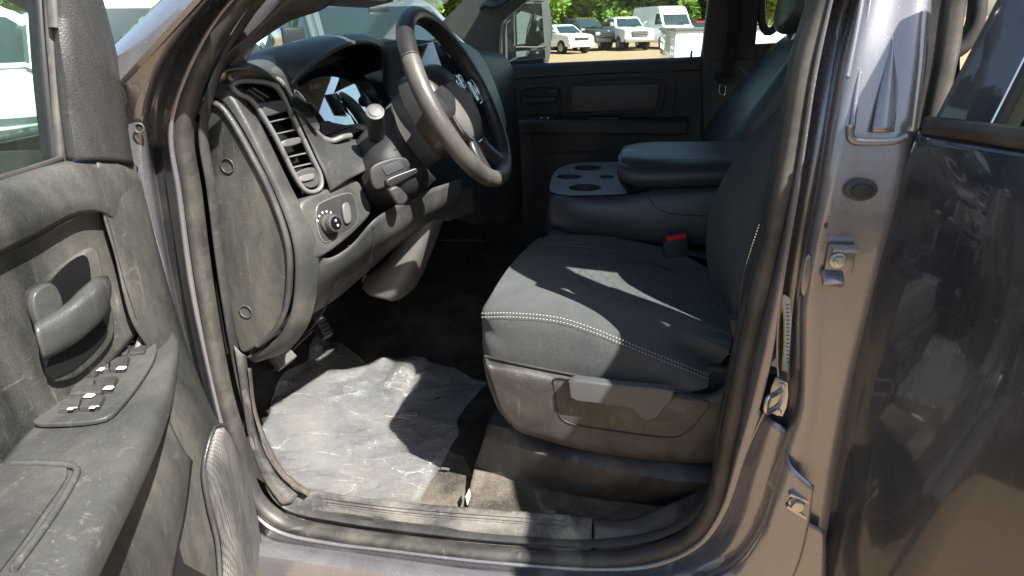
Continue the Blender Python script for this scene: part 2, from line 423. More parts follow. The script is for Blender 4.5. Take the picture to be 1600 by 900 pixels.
# rocker below the opening
loft('rocker_panel', [
    shiftpx([(382,790),(430,830),(515,850),(600,860),(714,874),(800,882),(928,890),(1022,884),(1092,852),(1130,800),(1158,720),(1186,640)], -.01),
    shiftpx([(372,800),(424,842),(510,862),(600,873),(714,887),(800,896),(928,905),(1030,899),(1106,866),(1150,815),(1180,735),(1206,655)], .012),
    shiftpx([(366,812),(415,856),(510,876),(600,886),(714,900),(800,909),(928,918),(1040,912),(1126,884),(1176,830),(1206,752),(1228,672)], .0),
    shiftpx([(360,820),(408,866),(505,886),(600,896),(714,910),(800,919),(928,928),(1048,924),(1145,895),(1192,838),(1215,775),(1234,722)], -.05),
    shiftpx([(340,850),(390,925),(505,960),(600,980),(714,990),(800,995),(928,1005),(1048,1010),(1190,960),(1240,900),(1262,830),(1272,760)], -.07)],
    'paint', body, n=100, m=5)
G0 = G(430, 870, -.07)
bm = bmesh.new(); bm_box(bm, (.1, -.05, .53), (2.4, .05, .2), None, .02)
link('sill_outer_panel', bm, 'paint', body, True, 40)

# ---- B pillar, channel then outer face; above the belt it leans inward with the cab
def lean_in(l): return [(a, b, y+max(0, 215-b)/215*.055) for a, b, y in l]
loft('b_pillar', [lean_in(r) for r in [
    [(1315,-60,-.01),(1300,0,-.01),(1276,110,-.01),(1250,280,-.01),(1218,480,-.01),(1214,560,-.01),(1215,600,-.01),(1186,660,-.01),(1158,720,-.01)],
    [(1322,-60,.035),(1308,0,.035),(1284,110,.035),(1256,280,.035),(1226,470,.035),(1222,560,.035),(1218,620,.035),(1196,680,.035),(1172,740,.035)],
    [(1342,-60,.035),(1328,0,.035),(1303,110,.035),(1273,285,.035),(1243,460,.035),(1238,560,.035),(1234,630,.035),(1212,690,.035),(1192,750,.035)],
    [(1352,-60,-.02),(1338,0,-.02),(1312,110,-.02),(1282,290,-.02),(1253,450,-.02),(1250,560,-.02),(1247,630,-.02),(1226,700,-.02),(1204,760,-.02)],
    [(1366,-60,-.04),(1352,0,-.04),(1328,110,-.04),(1296,290,-.04),(1264,450,-.04),(1260,560,-.04),(1256,640,-.04),(1234,715,-.04),(1214,780,-.04)],
    [(1420,-60,-.04),(1400,0,-.04),(1378,110,-.04),(1345,290,-.04),(1310,450,-.04),(1290,560,-.04),(1280,650,-.04),(1258,740,-.04),(1236,810,-.04)],
    [(1462,-60,-.042),(1444,0,-.042),(1432,110,-.042),(1400,290,-.042),(1360,450,-.042),(1330,560,-.042),(1310,650,-.042),(1290,760,-.042),(1275,850,-.042)],
    [(1476,-60,-.03),(1456,0,-.03),(1445,110,-.03),(1420,290,-.03),(1385,450,-.03),(1350,560,-.03),(1330,650,-.03),(1310,780,-.03),(1300,900,-.03)],
]], 'paint', body, n=70, m=5)
# lower tan-reflecting quarter below the striker
loft('lower_pillar_face', [
    [(1216,770,-.045),(1190,830,-.045),(1140,892,-.045),(1060,925,-.045)],
    [(1240,800,-.055),(1225,870,-.055),(1190,930,-.055),(1110,970,-.055)],
    [(1290,830,-.06),(1290,900,-.06),(1280,990,-.06),(1200,1050,-.06)]], 'paint', body, n=30, m=5)
# pressed recess panel on the upper B pillar
for k, pts in enumerate([[(1330,215),(1338,150),(1350,60),(1362,-20)], [(1324,120),(1336,60),(1350,-20)]]):
    tube('pressed_rib', lean_in([(a, b, -.041) for a, b in pts]), .004, 'paint', body, n=20, prof=circ(.0035, 8, .0025))
tube('pressed_rib', [(1328,195,-.041),(1333,218,-.041),(1360,222,-.041),(1400,220,-.041),(1418,212,-.041)], .004, 'paint', body, n=24, prof=circ(.0045, 8, .003))
loft('pressed_dimple', [lean_in([(1393,55,-.041),(1384,100,-.041),(1372,150,-.041),(1362,206,-.041)]), lean_in([(1396,60,-.0425),(1392,100,-.0432),(1386,150,-.0438),(1380,206,-.0438)]), lean_in([(1397,65,-.041),(1400,110,-.041),(1401,160,-.041),(1396,206,-.041)])], 'paint', body, n=20, m=4)
# sealing strips
seal_prof = [(-.009, -.016), (.004, -.018), (.011, -.010), (.012, 0), (.009, .012), (-.004, .016), (-.011, .008), (-.012, -.006)]
def sweep(name, pts, prof, mat, parent, n, up=V((0, 1, 0)), closed=False):
    path = cat(pts, n, closed); bm = bmesh.new(); bm_tube(bm, path, prof, up, closed)
    bmesh.ops.recalc_face_normals(bm, faces=bm.faces); return link(name, bm, mat, parent, True, 60)
def cprof(pr, k=3):
    q = cat([V((a, b, 0)) for a, b in pr], len(pr)*k, True); return [(p.x, p.y) for p in q]
sweep('door_seal', seal, cprof(seal_prof), 'rubber', body, 220)
seal2 = [p+V((0, -.014, 0)) for p in seal]
inner_lip = [p+V((0, .022, 0)) for p in GG([(a+(16 if a < 700 and b < 780 else (-12 if b < 780 and a > 1000 else 0)), b-(12 if b > 780 else 0), .012) for a, b in seal_px])]
sweep('seal_lip', inner_lip, circ(.004, 10, .012), 'plastic', body, 200)

# striker, bump stop, check-link bracket, bolts, labels on the B pillar
st = empty('x'); bpy.data.objects.remove(st)
c = G(1218, 620, -.012)
bm = bmesh.new()
B = basis((-.55, -.8, 0)); 
pl = [c+B@V(p) for p in [(-.011, -.032, 0), (.011, -.030, 0), (.015, -.01, 0), (.015, .01, 0), (.011, .032, 0), (-.009, .034, 0), (-.014, .012, 0), (-.014, -.012, 0)]]
bm_prism(bm, pl, B@V((0, 0, .005)), .0015)
loop = [c+B@V(p) for p in [(.002, .014, .0), (.0, .014, .022), (-.003, .013, .036), (-.003, 0, .040), (-.003, -.013, .036), (.0, -.014, .022), (.002, -.014, 0)]]
bm_tube(bm, cat(loop, 30), circ(.0042, 10), B@V((1, 0, .1)))
for z_ in (-.024, .024): bm_disc(bm, c+B@V((.003, z_, .004)), B@V((0, 0, 1)), .006, .004, 12, None, .001)
striker = link('door_striker', bm, 'steel', body, True, 40)
c = G(1345, 296, -.048)
bm = bmesh.new(); bm_disc(bm, c, (0, -1, .05), .020, .004, 32, .015, .002); bumpo = link('bump_stop', bm, 'rubber', body, True, 40)
bm = bmesh.new(); bm_disc(bm, c+V((0, -.004, 0)), (0, -1, .05), .0135, .007, 32, .009, .003); link('rubber_pad', bm, 'rubber_dark', body, True, 40)
c = G(1308, 405, -.05)
bm = bmesh.new()
bm_box(bm, c+V((.004, .0, 0)), (.036, .004, .040), None, .0015); bm_box(bm, c+V((.004, -.012, .020)), (.036, .024, .004), None, .0015); bm_box(bm, c+V((-.004, -.008, -.026)), (.028, .022, .012), Matrix.Rotation(R(35), 3, 'X'), .003)
hinge = link('door_hinge', bm, 'paint', body, True, 40)
bm = bmesh.new(); bm_disc(bm, c+V((0, -.003, 0)), (0, -1, 0), .011, .003, 24, None, .001); bm_disc(bm, c+V((0, -.006, 0)), (0, -1, 0), .008, .007, 6, None, .001); bm_disc(bm, c+V((0, -.0135, 0)), (0, -1, 0), .004, .001, 6)
link('hinge_bolt', bm, 'steel', body, True, 30)
c = G(1240, 782, -.06)
bm = bmesh.new()
bm_box(bm, c+V((.006, 0, .012)), (.034, .02, .006), Matrix.Rotation(R(20), 3, 'Y'), .002); bm_box(bm, c+V((.006, 0, -.016)), (.040, .02, .006), Matrix.Rotation(R(32), 3, 'Y'), .002)
link('door_hinge', bm, 'steel', body, True, 40)
bm = bmesh.new(); bm_disc(bm, c+V((.004, -.004, 0)), (0, -1, 0), .010, .012, 6, None, .001); bm_disc(bm, c+V((.004, -.004, 0)), (0, -1, 0), .013, .003, 20)
link('hinge_bolt', bm, 'steel', body, True, 30)
prism('pillar_rib', [(1263,395),(1268,405),(1262,450),(1255,462),(1250,450),(1256,405)], (0, -.006, 0), 'paint', body, bevel=.003, round_=24, w=-.035)
disc('body_plug', G(1293, 352, -.043), (0, -1, 0), .005, .002, 'rubber', body, bevel=.0008)
# tyre label on the channel
lab = [(1219,455),(1234,466),(1237,500),(1234,540),(1230,582),(1222,578),(1226,540),(1226,500)]
prism('tyre_label', lab, (0, -.0008, 0), 'label_w', body, w=.022)
bm = bmesh.new()
bm_prism(bm, GG([(1219,453),(1221,455),(1226,500),(1226,540),(1222,579),(1220,577),(1224,540),(1224,500)], .0205), V((0, -.0006, 0)))
link('label_band', bm, 'label_y', body)
bm = bmesh.new()
for i in range(16):
    y = 475+i*6; bm_prism(bm, GG([(1228.5, y), (1233, y+1), (1233, y+2.2), (1228.5, y+1.2)], .0203), V((0, -.0005, 0)))
link('label_print', bm, 'black', body)

# rear door seal and rear opening edge behind the B pillar
sweep('door_seal', GG([(1500,-60,.035),(1487,0,.035),(1474,90,.035),(1455,180,.035),(1440,260,.035)]), cprof([(a*1.2, b*1.2) for a, b in seal_prof]), 'rubber', body, 60)
prism('pillar_inner_trim', [(1455,-60),(1492,-60),(1462,200),(1430,200)], (0, .01, 0), 'rubber_dark', body, w=.02)
bm = bmesh.new(); rows = []
for z, dx, w_ in ((.70, -.06, .22), (1.0, -.03, .17), (1.25, -.01, .09), (1.5, 0, 0), (1.92, .03, 0)):
    rows.append([V((x+dx, y, z)) for x, y in ((.262,.06),(.30,.03),(.355+w_,.03),(.365+w_,.045),(.285+w_,.09),(.275,.095))])
vs, _ = bm_grid(bm, rows, closed_u=True); bm.faces.new(vs[0]); bm.faces.new(vs[-1][::-1]); bmesh.ops.recalc_face_normals(bm, faces=bm.faces)
link('pillar_core', bm, 'plastic', body, True, 30)
bm = bmesh.new(); rows = []
for z, dy in ((1.67, .0), (1.90, .05)):
    rows.append([V((x+(z-1.67)*.12, y+dy, z)) for x, y in ((.205,.03),(.215,.01),(.32,.01),(.355,.03),(.28,.085),(.24,.085))])
vs, _ = bm_grid(bm, rows, closed_u=True); bm.faces.new(vs[0]); bm.faces.new(vs[-1][::-1]); bmesh.ops.recalc_face_normals(bm, faces=bm.faces)
link('upper_pillar', bm, 'paint', body, True, 30)
tube('grab_handle', [(1530,-60,.12),(1528,0,.12),(1522,40,.12),(1505,70,.12),(1482,86,.12)], .012, 'plastic', body, n=24)

# ================================================================== FRONT DOOR (open, inner side towards us)
dp = lambda px, py, o=0: G(px, py, FD.off(o))
def dr(lst): return [dp(*q) for q in lst]
fd = loft('front_door', [
    dr([(-60,300,.0),(60,262,.0),(130,246,.0),(196,246,.0),(214,262,.0)]),
    dr([(-60,320,.030),(60,276,.03),(130,258,.03),(185,258,.03),(216,290,.012)]),
    dr([(-60,380,.042),(50,340,.042),(120,312,.042),(178,320,.035),(226,360,.008)]),
    dr([(-60,425,.036),(50,372,.036),(120,335,.036),(165,335,.036),(238,400,.006)]),
], 'doorp', truck, n=50, m=5)
DOOR = fd
# hinge-side edge strip of the trim, running down the whole door
loft('door_trim_edge', [
    dr([(150,250,.033),(160,330,.034),(180,400,.034),(205,500,.034),(240,560,.036),(262,640,.04),(272,720,.045),(250,830,.05),(225,940,.05)]),
    dr([(190,262,.028),(205,340,.03),(225,420,.03),(250,500,.032),(275,560,.034),(300,640,.044),(318,720,.05),(330,830,.05),(345,940,.05)]),
    dr([(214,270,.008),(232,350,.006),(252,430,.006),(275,510,.006),(300,580,.006),(328,650,.03),(350,690,.036),(380,760,.04),(412,940,.04)]),
    dr([(216,270,-.03),(236,350,-.03),(257,430,-.03),(281,510,-.03),(306,580,-.03),(336,650,-.02),(362,690,-.01),(392,760,-.01),(424,940,-.01)]),
], 'doorp', DOOR, n=60, m=5)
# recessed insert
loft('door_insert', [
    dr([(-60,430,.034),(50,374,.034),(120,337,.034),(155,322,.034)]),
    dr([(-60,436,.018),(50,383,.018),(122,347,.018),(160,335,.018)]),
    dr([(-60,520,.012),(40,480,.012),(120,440,.012),(178,400,.014)]),
    dr([(-60,620,.012),(30,600,.012),(110,560,.012),(200,470,.014)]),
    dr([(-60,800,.016),(10,740,.016),(110,640,.016),(215,520,.016)])], 'doorp', DOOR, n=40, m=5)
tube('trim_groove', dr([(-30,412,.0352),(50,368,.0362),(120,332,.0362),(148,320,.036),(160,326,.0355),(170,352,.035),(190,430,.034),(212,500,.034)]), .0018, 'rubber_dark', DOOR, n=50)
# handle bowl and pull lever
bowl = dr([(36,458,.016),(60,438,.016),(132,386,.016),(142,392,.016),(150,430,.016),(168,520,.016),(120,580,.016),(75,596,.016),(66,570,.016),(52,520,.016)])
prism('handle_bowl', bowl, FD.n*.012, 'doorp', DOOR, bevel=.004, round_=48)
prism('handle_recess', dr([(78,440,.029),(130,398,.029),(140,430,.029),(135,470,.029),(95,500,.029),(84,470,.029)]), FD.n*.002, 'black', DOOR, round_=30)
prism('handle_recess', dr([(72,565,.029),(158,500,.029),(166,522,.029),(120,572,.029),(76,590,.029)]), FD.n*.002, 'black', DOOR, round_=30)
prism('lock_flap', dr([(42,464,.030),(66,442,.030),(80,450,.030),(90,480,.030),(86,505,.030),(55,512,.030)]), FD.n*.010, 'arm', DOOR, bevel=.003, round_=30)
pull = loft('pull_handle', [
    dr([(56,506,.034),(100,478,.040),(130,450,.052),(150,434,.05),(166,432,.04)]),
    dr([(54,512,.046),(100,486,.056),(135,462,.064),(156,444,.06),(170,440,.046)]),
    dr([(58,530,.050),(105,508,.060),(140,484,.066),(160,462,.062),(172,452,.048)]),
    dr([(66,556,.046),(112,532,.054),(146,506,.060),(164,486,.056),(170,470,.044)]),
    dr([(68,562,.034),(114,536,.040),(146,510,.044),(164,490,.044),(170,474,.038)])], 'arm', DOOR, n=30, m=4, thick=.004)
# armrest : a horizontal ledge carrying the switches
az = 1.155
def az_(px, py, z=az): return G(px, py, ('z', z))
arm_rails = [
    [az_(232,500,az+.012), az_(190,508,az+.004), az_(150,552), az_(100,606), az_(50,668), az_(0,728), az_(-70,815)],
    [az_(250,503,az+.010), az_(212,520,az+.003), az_(176,566), az_(130,625), az_(85,690), az_(40,760), az_(-40,880)],
    [az_(266,514,az+.006), az_(244,536), az_(222,580), az_(190,640), az_(150,710), az_(100,800), az_(20,940)],
    [az_(277,530,az-.004), az_(272,560,az-.006), az_(258,600,az-.008), az_(232,660,az-.008), az_(195,740,az-.008), az_(140,850,az-.008), az_(70,1000,az-.008)],
    [az_(279,545,az-.03), az_(277,575,az-.03), az_(270,612,az-.03), az_(250,680,az-.035), az_(215,760,az-.04), az_(165,870,az-.045), az_(100,1010,az-.05)],
    [az_(276,575,az-.06), az_(274,600,az-.06), az_(268,630,az-.065), az_(245,700,az-.07), az_(205,790,az-.075), az_(150,900,az-.08), az_(90,1030,az-.085)],
]
armrest = loft('armrest', arm_rails, 'arm', DOOR, n=50, m=5)
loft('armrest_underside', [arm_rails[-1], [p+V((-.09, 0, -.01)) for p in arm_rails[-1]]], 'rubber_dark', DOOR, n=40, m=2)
# switch plate on the armrest
sp = [az_(175,528,az+.006), az_(215,524,az+.006), az_(240,534,az+.006), az_(246,552,az+.005), az_(228,590,az+.004), az_(190,640,az+.004), az_(165,660,az+.004), az_(100,668,az+.004), az_(52,664,az+.004), az_(90,612,az+.004), az_(130,572,az+.004)]
prism('switch_plate', sp, (0, 0, .007), 'arm', DOOR, bevel=.0025, round_=60)
def sw(name, q, h=.009, mat='plastic', z=az+.010):
    return prism(name, [az_(a, b, z) for a, b in q], (0, 0, h), mat, DOOR, bevel=.0018, seg=3)
def icon(q, kind, z):
    bm = bmesh.new(); c = az_(*q, z)
    ax = (az_(q[0]+10, q[1], z)-c).normalized(); ay = V((0, 0, 1)).cross(ax)
    def bar(x0, y0, x1, y1): bm_prism(bm, [c+ax*x+ay*y for x, y in ((x0, y0), (x1, y0), (x1, y1), (x0, y1))], V((0, 0, .0005)))
    s = .0014
    if kind == 'win':
        bar(-4.5*s, -3.2*s, 4.5*s, -2.2*s); bar(-4.5*s, 2.4*s, 3*s, 3.2*s); bar(-4.5*s, -3*s, -3.6*s, 3*s); bar(3.6*s, -3*s, 4.5*s, 2*s); bar(-.4*s, -3*s, .4*s, 3*s); bar(-3*s, -.5*s, 3*s, .5*s)
    elif kind == 'lock':
        bar(-3*s, -2.5*s, 2*s, 1.2*s); bar(2.2*s, .5*s, 4.6*s, 1.5*s)
    elif kind == 'dot': bar(-1.3*s, -1.3*s, 1.3*s, 1.3*s)
    return link('symbol', bm, 'white', DOOR, False)
sw('window_switch', [(142,570),(172,566),(172,584),(134,590)]); sw('window_switch', [(175,566),(204,564),(198,582),(174,584)])
sw('window_switch', [(122,600),(150,598),(146,618),(112,622)]); sw('window_switch', [(154,598),(186,596),(176,616),(149,618)])
sw('lock_switch', [(102,630),(130,628),(124,645),(92,648)]); sw('lock_switch', [(133,628),(166,625),(156,643),(127,645)])
sw('window_switch', [(118,614),(166,611),(160,624),(112,627)], .012)
z_ = az+.0195
icon((156,577), 'win', z_); icon((190,575), 'win', z_); icon((134,607), 'win', z_); icon((170,606), 'win', z_); icon((112,638), 'lock', z_); icon((146,636), 'lock', z_); icon((140,618), 'win', az+.0225)
sw('mirror_switch', [(160,548),(182,546),(176,560),(150,562)], .007); sw('mirror_switch', [(186,546),(206,545),(200,558),(180,560)], .007); sw('mirror_switch', [(210,545),(232,544),(226,556),(204,558)], .007)
disc('mirror_knob', az_(202, 537, az+.010), (0, 0, 1), .017, .008, 'plastic', DOOR, bevel=.002)
for q in ((196,535), (208,534), (202,530), (201,541)): icon(q, 'dot', az+.0182)
icon((229,536), 'lock', az+.0132)
# grab cup in the armrest
cup = [az_(-60,730,az+.002), az_(20,728,az+.002), az_(100,732,az+.002), az_(108,742,az+.002), az_(70,800,az+.002), az_(20,870,az+.002), az_(-60,960,az+.002)]
prism('grab_cup', cup, (0, 0, .004), 'plastic', DOOR, bevel=.002, round_=40)
tube('grab_cup_edge', [az_(20,724,az+.006), az_(70,724,az+.007), az_(118,730,az+.007), az_(112,755,az+.006), az_(75,815,az+.006), az_(20,890,az+.006)], .004, 'arm', DOOR, n=40, prof=circ(.004, 8, .004), up=(0, 0, 1))
# lower door: bulging pocket and speaker grille
loft('lower_door_panel', [
    dr([(225,500,.02),(180,620,.02),(100,760,.02),(0,900,.02)]),
    dr([(262,650,.055),(225,740,.06),(180,830,.06),(120,930,.06)]),
    dr([(285,700,.065),(270,780,.07),(250,860,.07),(220,950,.07)]),
    dr([(300,720,.05),(290,800,.055),(276,870,.055),(262,960,.055)])], 'doorp', DOOR, n=40, m=5)
prism('lower_gap', dr([(274,842,.052),(285,880,.052),(330,905,.052),(330,960,.052),(240,960,.052)]), FD.n*.003, 'black', DOOR)
def mesh_grille():
    m, nt, b = newmat('perforated_grille'); L = nt.links; v = coords(nt, (1, 1, 1), (0, 0, R(45)))
    vo = nd(nt, 'ShaderNodeTexVoronoi'); vo.inputs['Scale'].default_value = 330; vo.inputs['Randomness'].default_value = 0
    L.new(v, vo.inputs['Vector']); hole = mth(nt, 'LESS_THAN', vo.outputs['Distance'], .36)
    du = noise_f(nt, coords(nt, (1, 1, .3)), 14, 5, .7, .4, .75)
    c = mixc(nt, mth(nt, 'MULTIPLY', du, .6), (.05, .05, .05), DUST)
    L.new(mixc(nt, hole, c, (.008, .008, .008)), b.inputs['Base Color']); b.inputs['Roughness'].default_value = .6
    return m
M['grille'] = mesh_grille()
loft('speaker_grille', [
    dr([(332,672,.056),(322,730,.058),(330,790,.058),(345,850,.058),(350,950,.058)]),
    dr([(346,668,.068),(345,730,.07),(356,790,.07),(366,850,.07),(376,950,.07)]),
    dr([(358,680,.064),(376,740,.062),(390,800,.06),(398,860,.06),(406,950,.06)]),
    dr([(366,700,.04),(388,755,.04),(402,810,.04),(410,870,.04),(420,950,.04)])], 'grille', DOOR, n=50, m=5)
tube('grille_rim', dr([(352,664,.060),(336,668,.060),(324,700,.062),(318,735,.062),(326,790,.062),(340,850,.062),(346,950,.062)]), .004, 'arm', DOOR, n=50)
# upper frame: sail panel, run channel, glass
loft('sail_panel', [
    dr([(75,-60,.006),(82,0,.006),(86,80,.006),(92,160,.006),(104,252,.006)]),
    dr([(86,-60,.03),(94,0,.03),(100,80,.03),(108,160,.03),(120,250,.03)]),
    dr([(125,-60,.034),(140,0,.034),(150,80,.034),(160,160,.034),(175,252,.034)]),
    dr([(140,-60,.018),(155,0,.018),(172,80,.018),(192,160,.018),(205,256,.018)]),
    dr([(143,-60,.0),(160,0,.0),(180,80,.0),(200,165,.0),(190,176,.0),(208,256,.0)])], 'sail', DOOR, n=40, m=5)
prism('sail_corner', dr([(196,150,.004),(200,166,.004),(194,178,.004),(192,200,.004),(206,256,.004),(220,300,.004),(206,306,.004),(186,200,.004)]), FD.n*-.02, 'sail', DOOR)
tube('glass_run', dr([(70,-60,.002),(76,0,.002),(80,60,.002),(86,130,.002),(95,252,.002)]), .007, 'rubber', DOOR, n=30)
tube('glass_run', dr([(80,-60,.018),(84,0,.018),(88,45,.018)]), .009, 'rubber', DOOR, n=20)
tube('belt_seal', dr([(-60,298,.006),(0,280,.006),(50,264,.006),(95,248,.006)]), .006, 'rubber', DOOR, n=30, prof=circ(.006, 8, .004))
gl = prism('window_glass', dr([(-200,-250,-.012),(72,-250,-.012),(74,0,-.012),(84,120,-.012),(94,262,-.012),(-60,310,-.012),(-200,350,-.012)]), FD.n*-.004, 'glass_green', DOOR, smooth=False)
loft('window_frame', [
    dr([(40,-120,-.02),(44,0,-.02),(52,120,-.02),(68,262,-.02)]),
    dr([(62,-120,.0),(66,0,.0),(76,120,.0),(90,262,.0)])], 'black', DOOR, n=20, m=2)
def fdl(a, z, o=0): return HF+FD.n*o+V((math.cos(PHI)*a, -math.sin(PHI)*a, z))
prism('door_lining', [fdl(.04, 1.40, -.07), fdl(.04, .66, -.07), fdl(.98, .66, -.07), fdl(1.05, .9, -.07), fdl(1.06, 1.44, -.07)], FD.n*.066, 'doorp', DOOR, bevel=.02)
# outer skin of the front door so that it is a solid door from the other side
sk = [HF+FD.n*-.10+V((math.cos(PHI)*a, -math.sin(PHI)*a, z)) for a, z in ((-.02, .62), (1.08, .62), (1.08, 1.46), (.05, 1.42), (-.02, 1.3))]
prism('door_skin', sk, FD.n*-.02, 'paintdoor', DOOR, bevel=.008)
for a, b in (((.05, 1.66), (.45, 1.86)), ((.45, 1.86), (1.03, 1.88)), ((1.03, 1.88), (1.08, 1.46))):
    pa = [HF+FD.n*-.05+V((math.cos(PHI)*q[0], -math.sin(PHI)*q[0], q[1])) for q in (a, b)]
    tube('window_frame', pa, .022, 'rubber', DOOR, n=6, up=FD.n)

# ================================================================== REAR DOOR (open, outer side towards us)
rp = lambda px, py, o=0: G(px, py, RD.off(o))
def rr(lst): return [rp(*q) for q in lst]
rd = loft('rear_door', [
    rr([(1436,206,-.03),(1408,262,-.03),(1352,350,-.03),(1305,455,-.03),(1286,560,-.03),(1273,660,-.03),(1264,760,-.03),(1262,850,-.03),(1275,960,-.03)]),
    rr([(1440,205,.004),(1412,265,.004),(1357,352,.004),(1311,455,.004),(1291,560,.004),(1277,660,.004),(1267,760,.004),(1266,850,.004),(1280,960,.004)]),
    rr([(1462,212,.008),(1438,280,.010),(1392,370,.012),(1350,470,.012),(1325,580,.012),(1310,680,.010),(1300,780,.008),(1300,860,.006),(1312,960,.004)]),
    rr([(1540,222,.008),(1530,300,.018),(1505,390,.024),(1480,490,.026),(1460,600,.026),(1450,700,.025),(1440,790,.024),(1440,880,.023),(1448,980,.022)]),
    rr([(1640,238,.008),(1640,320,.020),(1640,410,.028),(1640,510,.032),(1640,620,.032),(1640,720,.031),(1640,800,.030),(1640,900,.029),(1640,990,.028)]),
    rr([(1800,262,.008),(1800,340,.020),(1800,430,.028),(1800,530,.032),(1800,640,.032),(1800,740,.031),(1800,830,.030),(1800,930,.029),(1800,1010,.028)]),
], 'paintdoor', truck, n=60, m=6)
RDO = rd
loft('belt_moulding', [
    rr([(1437,207,.0),(1500,216,.0),(1600,232,.0),(1800,262,.0)]),
    rr([(1440,205,.014),(1500,213,.016),(1600,229,.016),(1800,258,.016)]),
    rr([(1444,188,.016),(1500,194,.018),(1600,206,.018),(1800,232,.018)]),
    rr([(1450,183,.0),(1500,188,.0),(1600,200,.0),(1800,224,.0)])], 'rubber', RDO, n=30, m=3)
def rframe(name, pts, mat, off, th): return prism(name, rr([(a, b, off) for a, b in pts]), RD.n*th, mat, RDO, bevel=.003)
def rdl(a, z, o=0): return HR+RD.n*o+V((math.cos(PSI)*a, -math.sin(PSI)*a, z))
def rpoly(name, az, mat, off, th, bev=.003): return prism(name, [rdl(a, z, off-max(0, z-1.49)*.22) for a, z in az], RD.n*th, mat, RDO, bevel=bev)
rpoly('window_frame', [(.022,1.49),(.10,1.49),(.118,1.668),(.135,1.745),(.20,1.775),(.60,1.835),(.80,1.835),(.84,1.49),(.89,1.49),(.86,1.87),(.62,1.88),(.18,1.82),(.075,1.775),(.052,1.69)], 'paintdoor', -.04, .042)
tube('window_seal', [rdl(a_, z_2, -.002-(z_2-1.49)*.22) for a_, z_2 in ((.103,1.50),(.122,1.668),(.14,1.74),(.21,1.77),(.6,1.828),(.79,1.828))], .006, 'rubber_dark', RDO, n=50, up=RD.n)
tube('window_trim', [rdl(a_, z_2, .003-(z_2-1.49)*.22) for a_, z_2 in ((.098,1.50),(.115,1.668),(.132,1.745),(.2,1.778))], .0018, 'chrome', RDO, n=40, up=RD.n)
rpoly('window_glass', [(.09,1.48),(.11,1.668),(.13,1.75),(.20,1.78),(.60,1.84),(.81,1.84),(.86,1.48)], 'glass_dark', -.025, .004, 0)
# frame and depth of the rear door as a real door leaf
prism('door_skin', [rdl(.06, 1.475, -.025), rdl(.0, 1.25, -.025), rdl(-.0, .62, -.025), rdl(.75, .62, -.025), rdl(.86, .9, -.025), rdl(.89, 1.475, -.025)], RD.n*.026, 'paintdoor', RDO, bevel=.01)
prism('door_inner_panel', [rdl(.03, 1.46, -.03), rdl(.03, 1.2, -.03), rdl(-.0, .95, -.03), rdl(-.0, .62, -.03), rdl(.75, .62, -.03), rdl(.86, .9, -.03), rdl(.88, 1.47, -.03)], RD.n*-.09, 'plastic_clean', RDO, bevel=.01)
sc = rframe('protective_tape', [(1430,222),(1442,218),(1436,236),(1424,240)], 'label_w', .0035, .002)
# ================================================================== CAB SHELL, FLOOR
FZ = .645
def carpet_z(x, y):
    z = FZ
    if x < -.98: z += (-.98-x)*.75
    if y > .80: z += min(.10, (y-.80)*.5) if x < -.45 else 0
    return z
bm = bmesh.new(); rows = []
for i in range(110):
    x = -1.34+i*.022
    rows.append([V((x, .035+j*.0225, carpet_z(x, .035+j*.0225)+.006*noise.noise(V((x*9, j*.2, 0))))) for j in range(71)])
bm_grid(bm, rows); floor = link('cab_floor', bm, 'carpet', truck)
solid(floor, .01, -1)
# sandy worn carpet beside the sill
loft('sandy_carpet', [
    [(388,575,.03),(396,640,.03),(412,690,.03),(440,745,.035),(480,775,.04)],
    [(392,575,.05),(400,640,.05),(418,690,.05),(447,740,.05),(486,768,.05)]], 'carpet_d', floor, n=30, m=3)
prism('carpet_edge', GG([(640,790),(660,745),(690,700),(720,705),(740,745),(732,795),(700,800)], ('z', FZ+.012)), (0, 0, -.012), 'carpet_d', floor)
# kick panel plastic on the left (inner hinge pillar)
loft('kick_panel', [
    [(366,540,.020),(378,620,.020),(390,690,.020),(410,745,.020),(440,790,.022)],
    [(378,552,.028),(388,622,.028),(400,688,.028),(424,742,.028),(456,784,.03)],
    [(384,556,.045),(392,620,.045),(404,682,.045),(428,732,.045),(466,772,.05)]], 'sill', floor, n=40, m=4)
loft('kick_wall', [[V((-.93, .04, .62)), V((-.93, .04, 1.1))], [V((-1.2, .06, .7)), V((-1.2, .06, 1.1))]], 'plastic_clean', floor, n=10, m=2)
# sill scuff plate
zs = .697
sill = loft('sill_trim', [
    [(425,752,.075),(500,768,.075),(640,786,.075),(780,797,.075),(925,808,.075)],
    [(432,764,.058),(500,782,.058),(640,800,.058),(780,811,.058),(925,822,.058)],
    [(438,778,.045),(500,797,.045),(640,816,.045),(780,826,.045),(925,836,.045)],
    [(440,796,.034),(500,816,.034),(640,835,.034),(780,847,.034),(925,856,.034)],
    [(442,806,.026),(502,826,.026),(642,846,.026),(782,857,.026),(927,866,.026)]], 'sill', floor, n=50, m=4, thick=.004)
for k, t in enumerate((.15, .32, .49, .66, .83)):
    a = [(510, 781), (640, 797), (780, 808), (900, 818)]; b = [(510, 803), (640, 820), (780, 831), (900, 840)]
    tube('tread_rib', [(a[i][0], a[i][1]*(1-t)+b[i][1]*t, .0565-.014*t) for i in range(4)], .0012, 'sill', sill, n=30)
tube('tread_border', [(500,778,.060),(640,795,.060),(780,806,.060),(900,816,.060),(907,828,.05),(900,842,.044),(780,833,.044),(640,822,.044),(500,803,.044)], .0013, 'sill', sill, n=80)
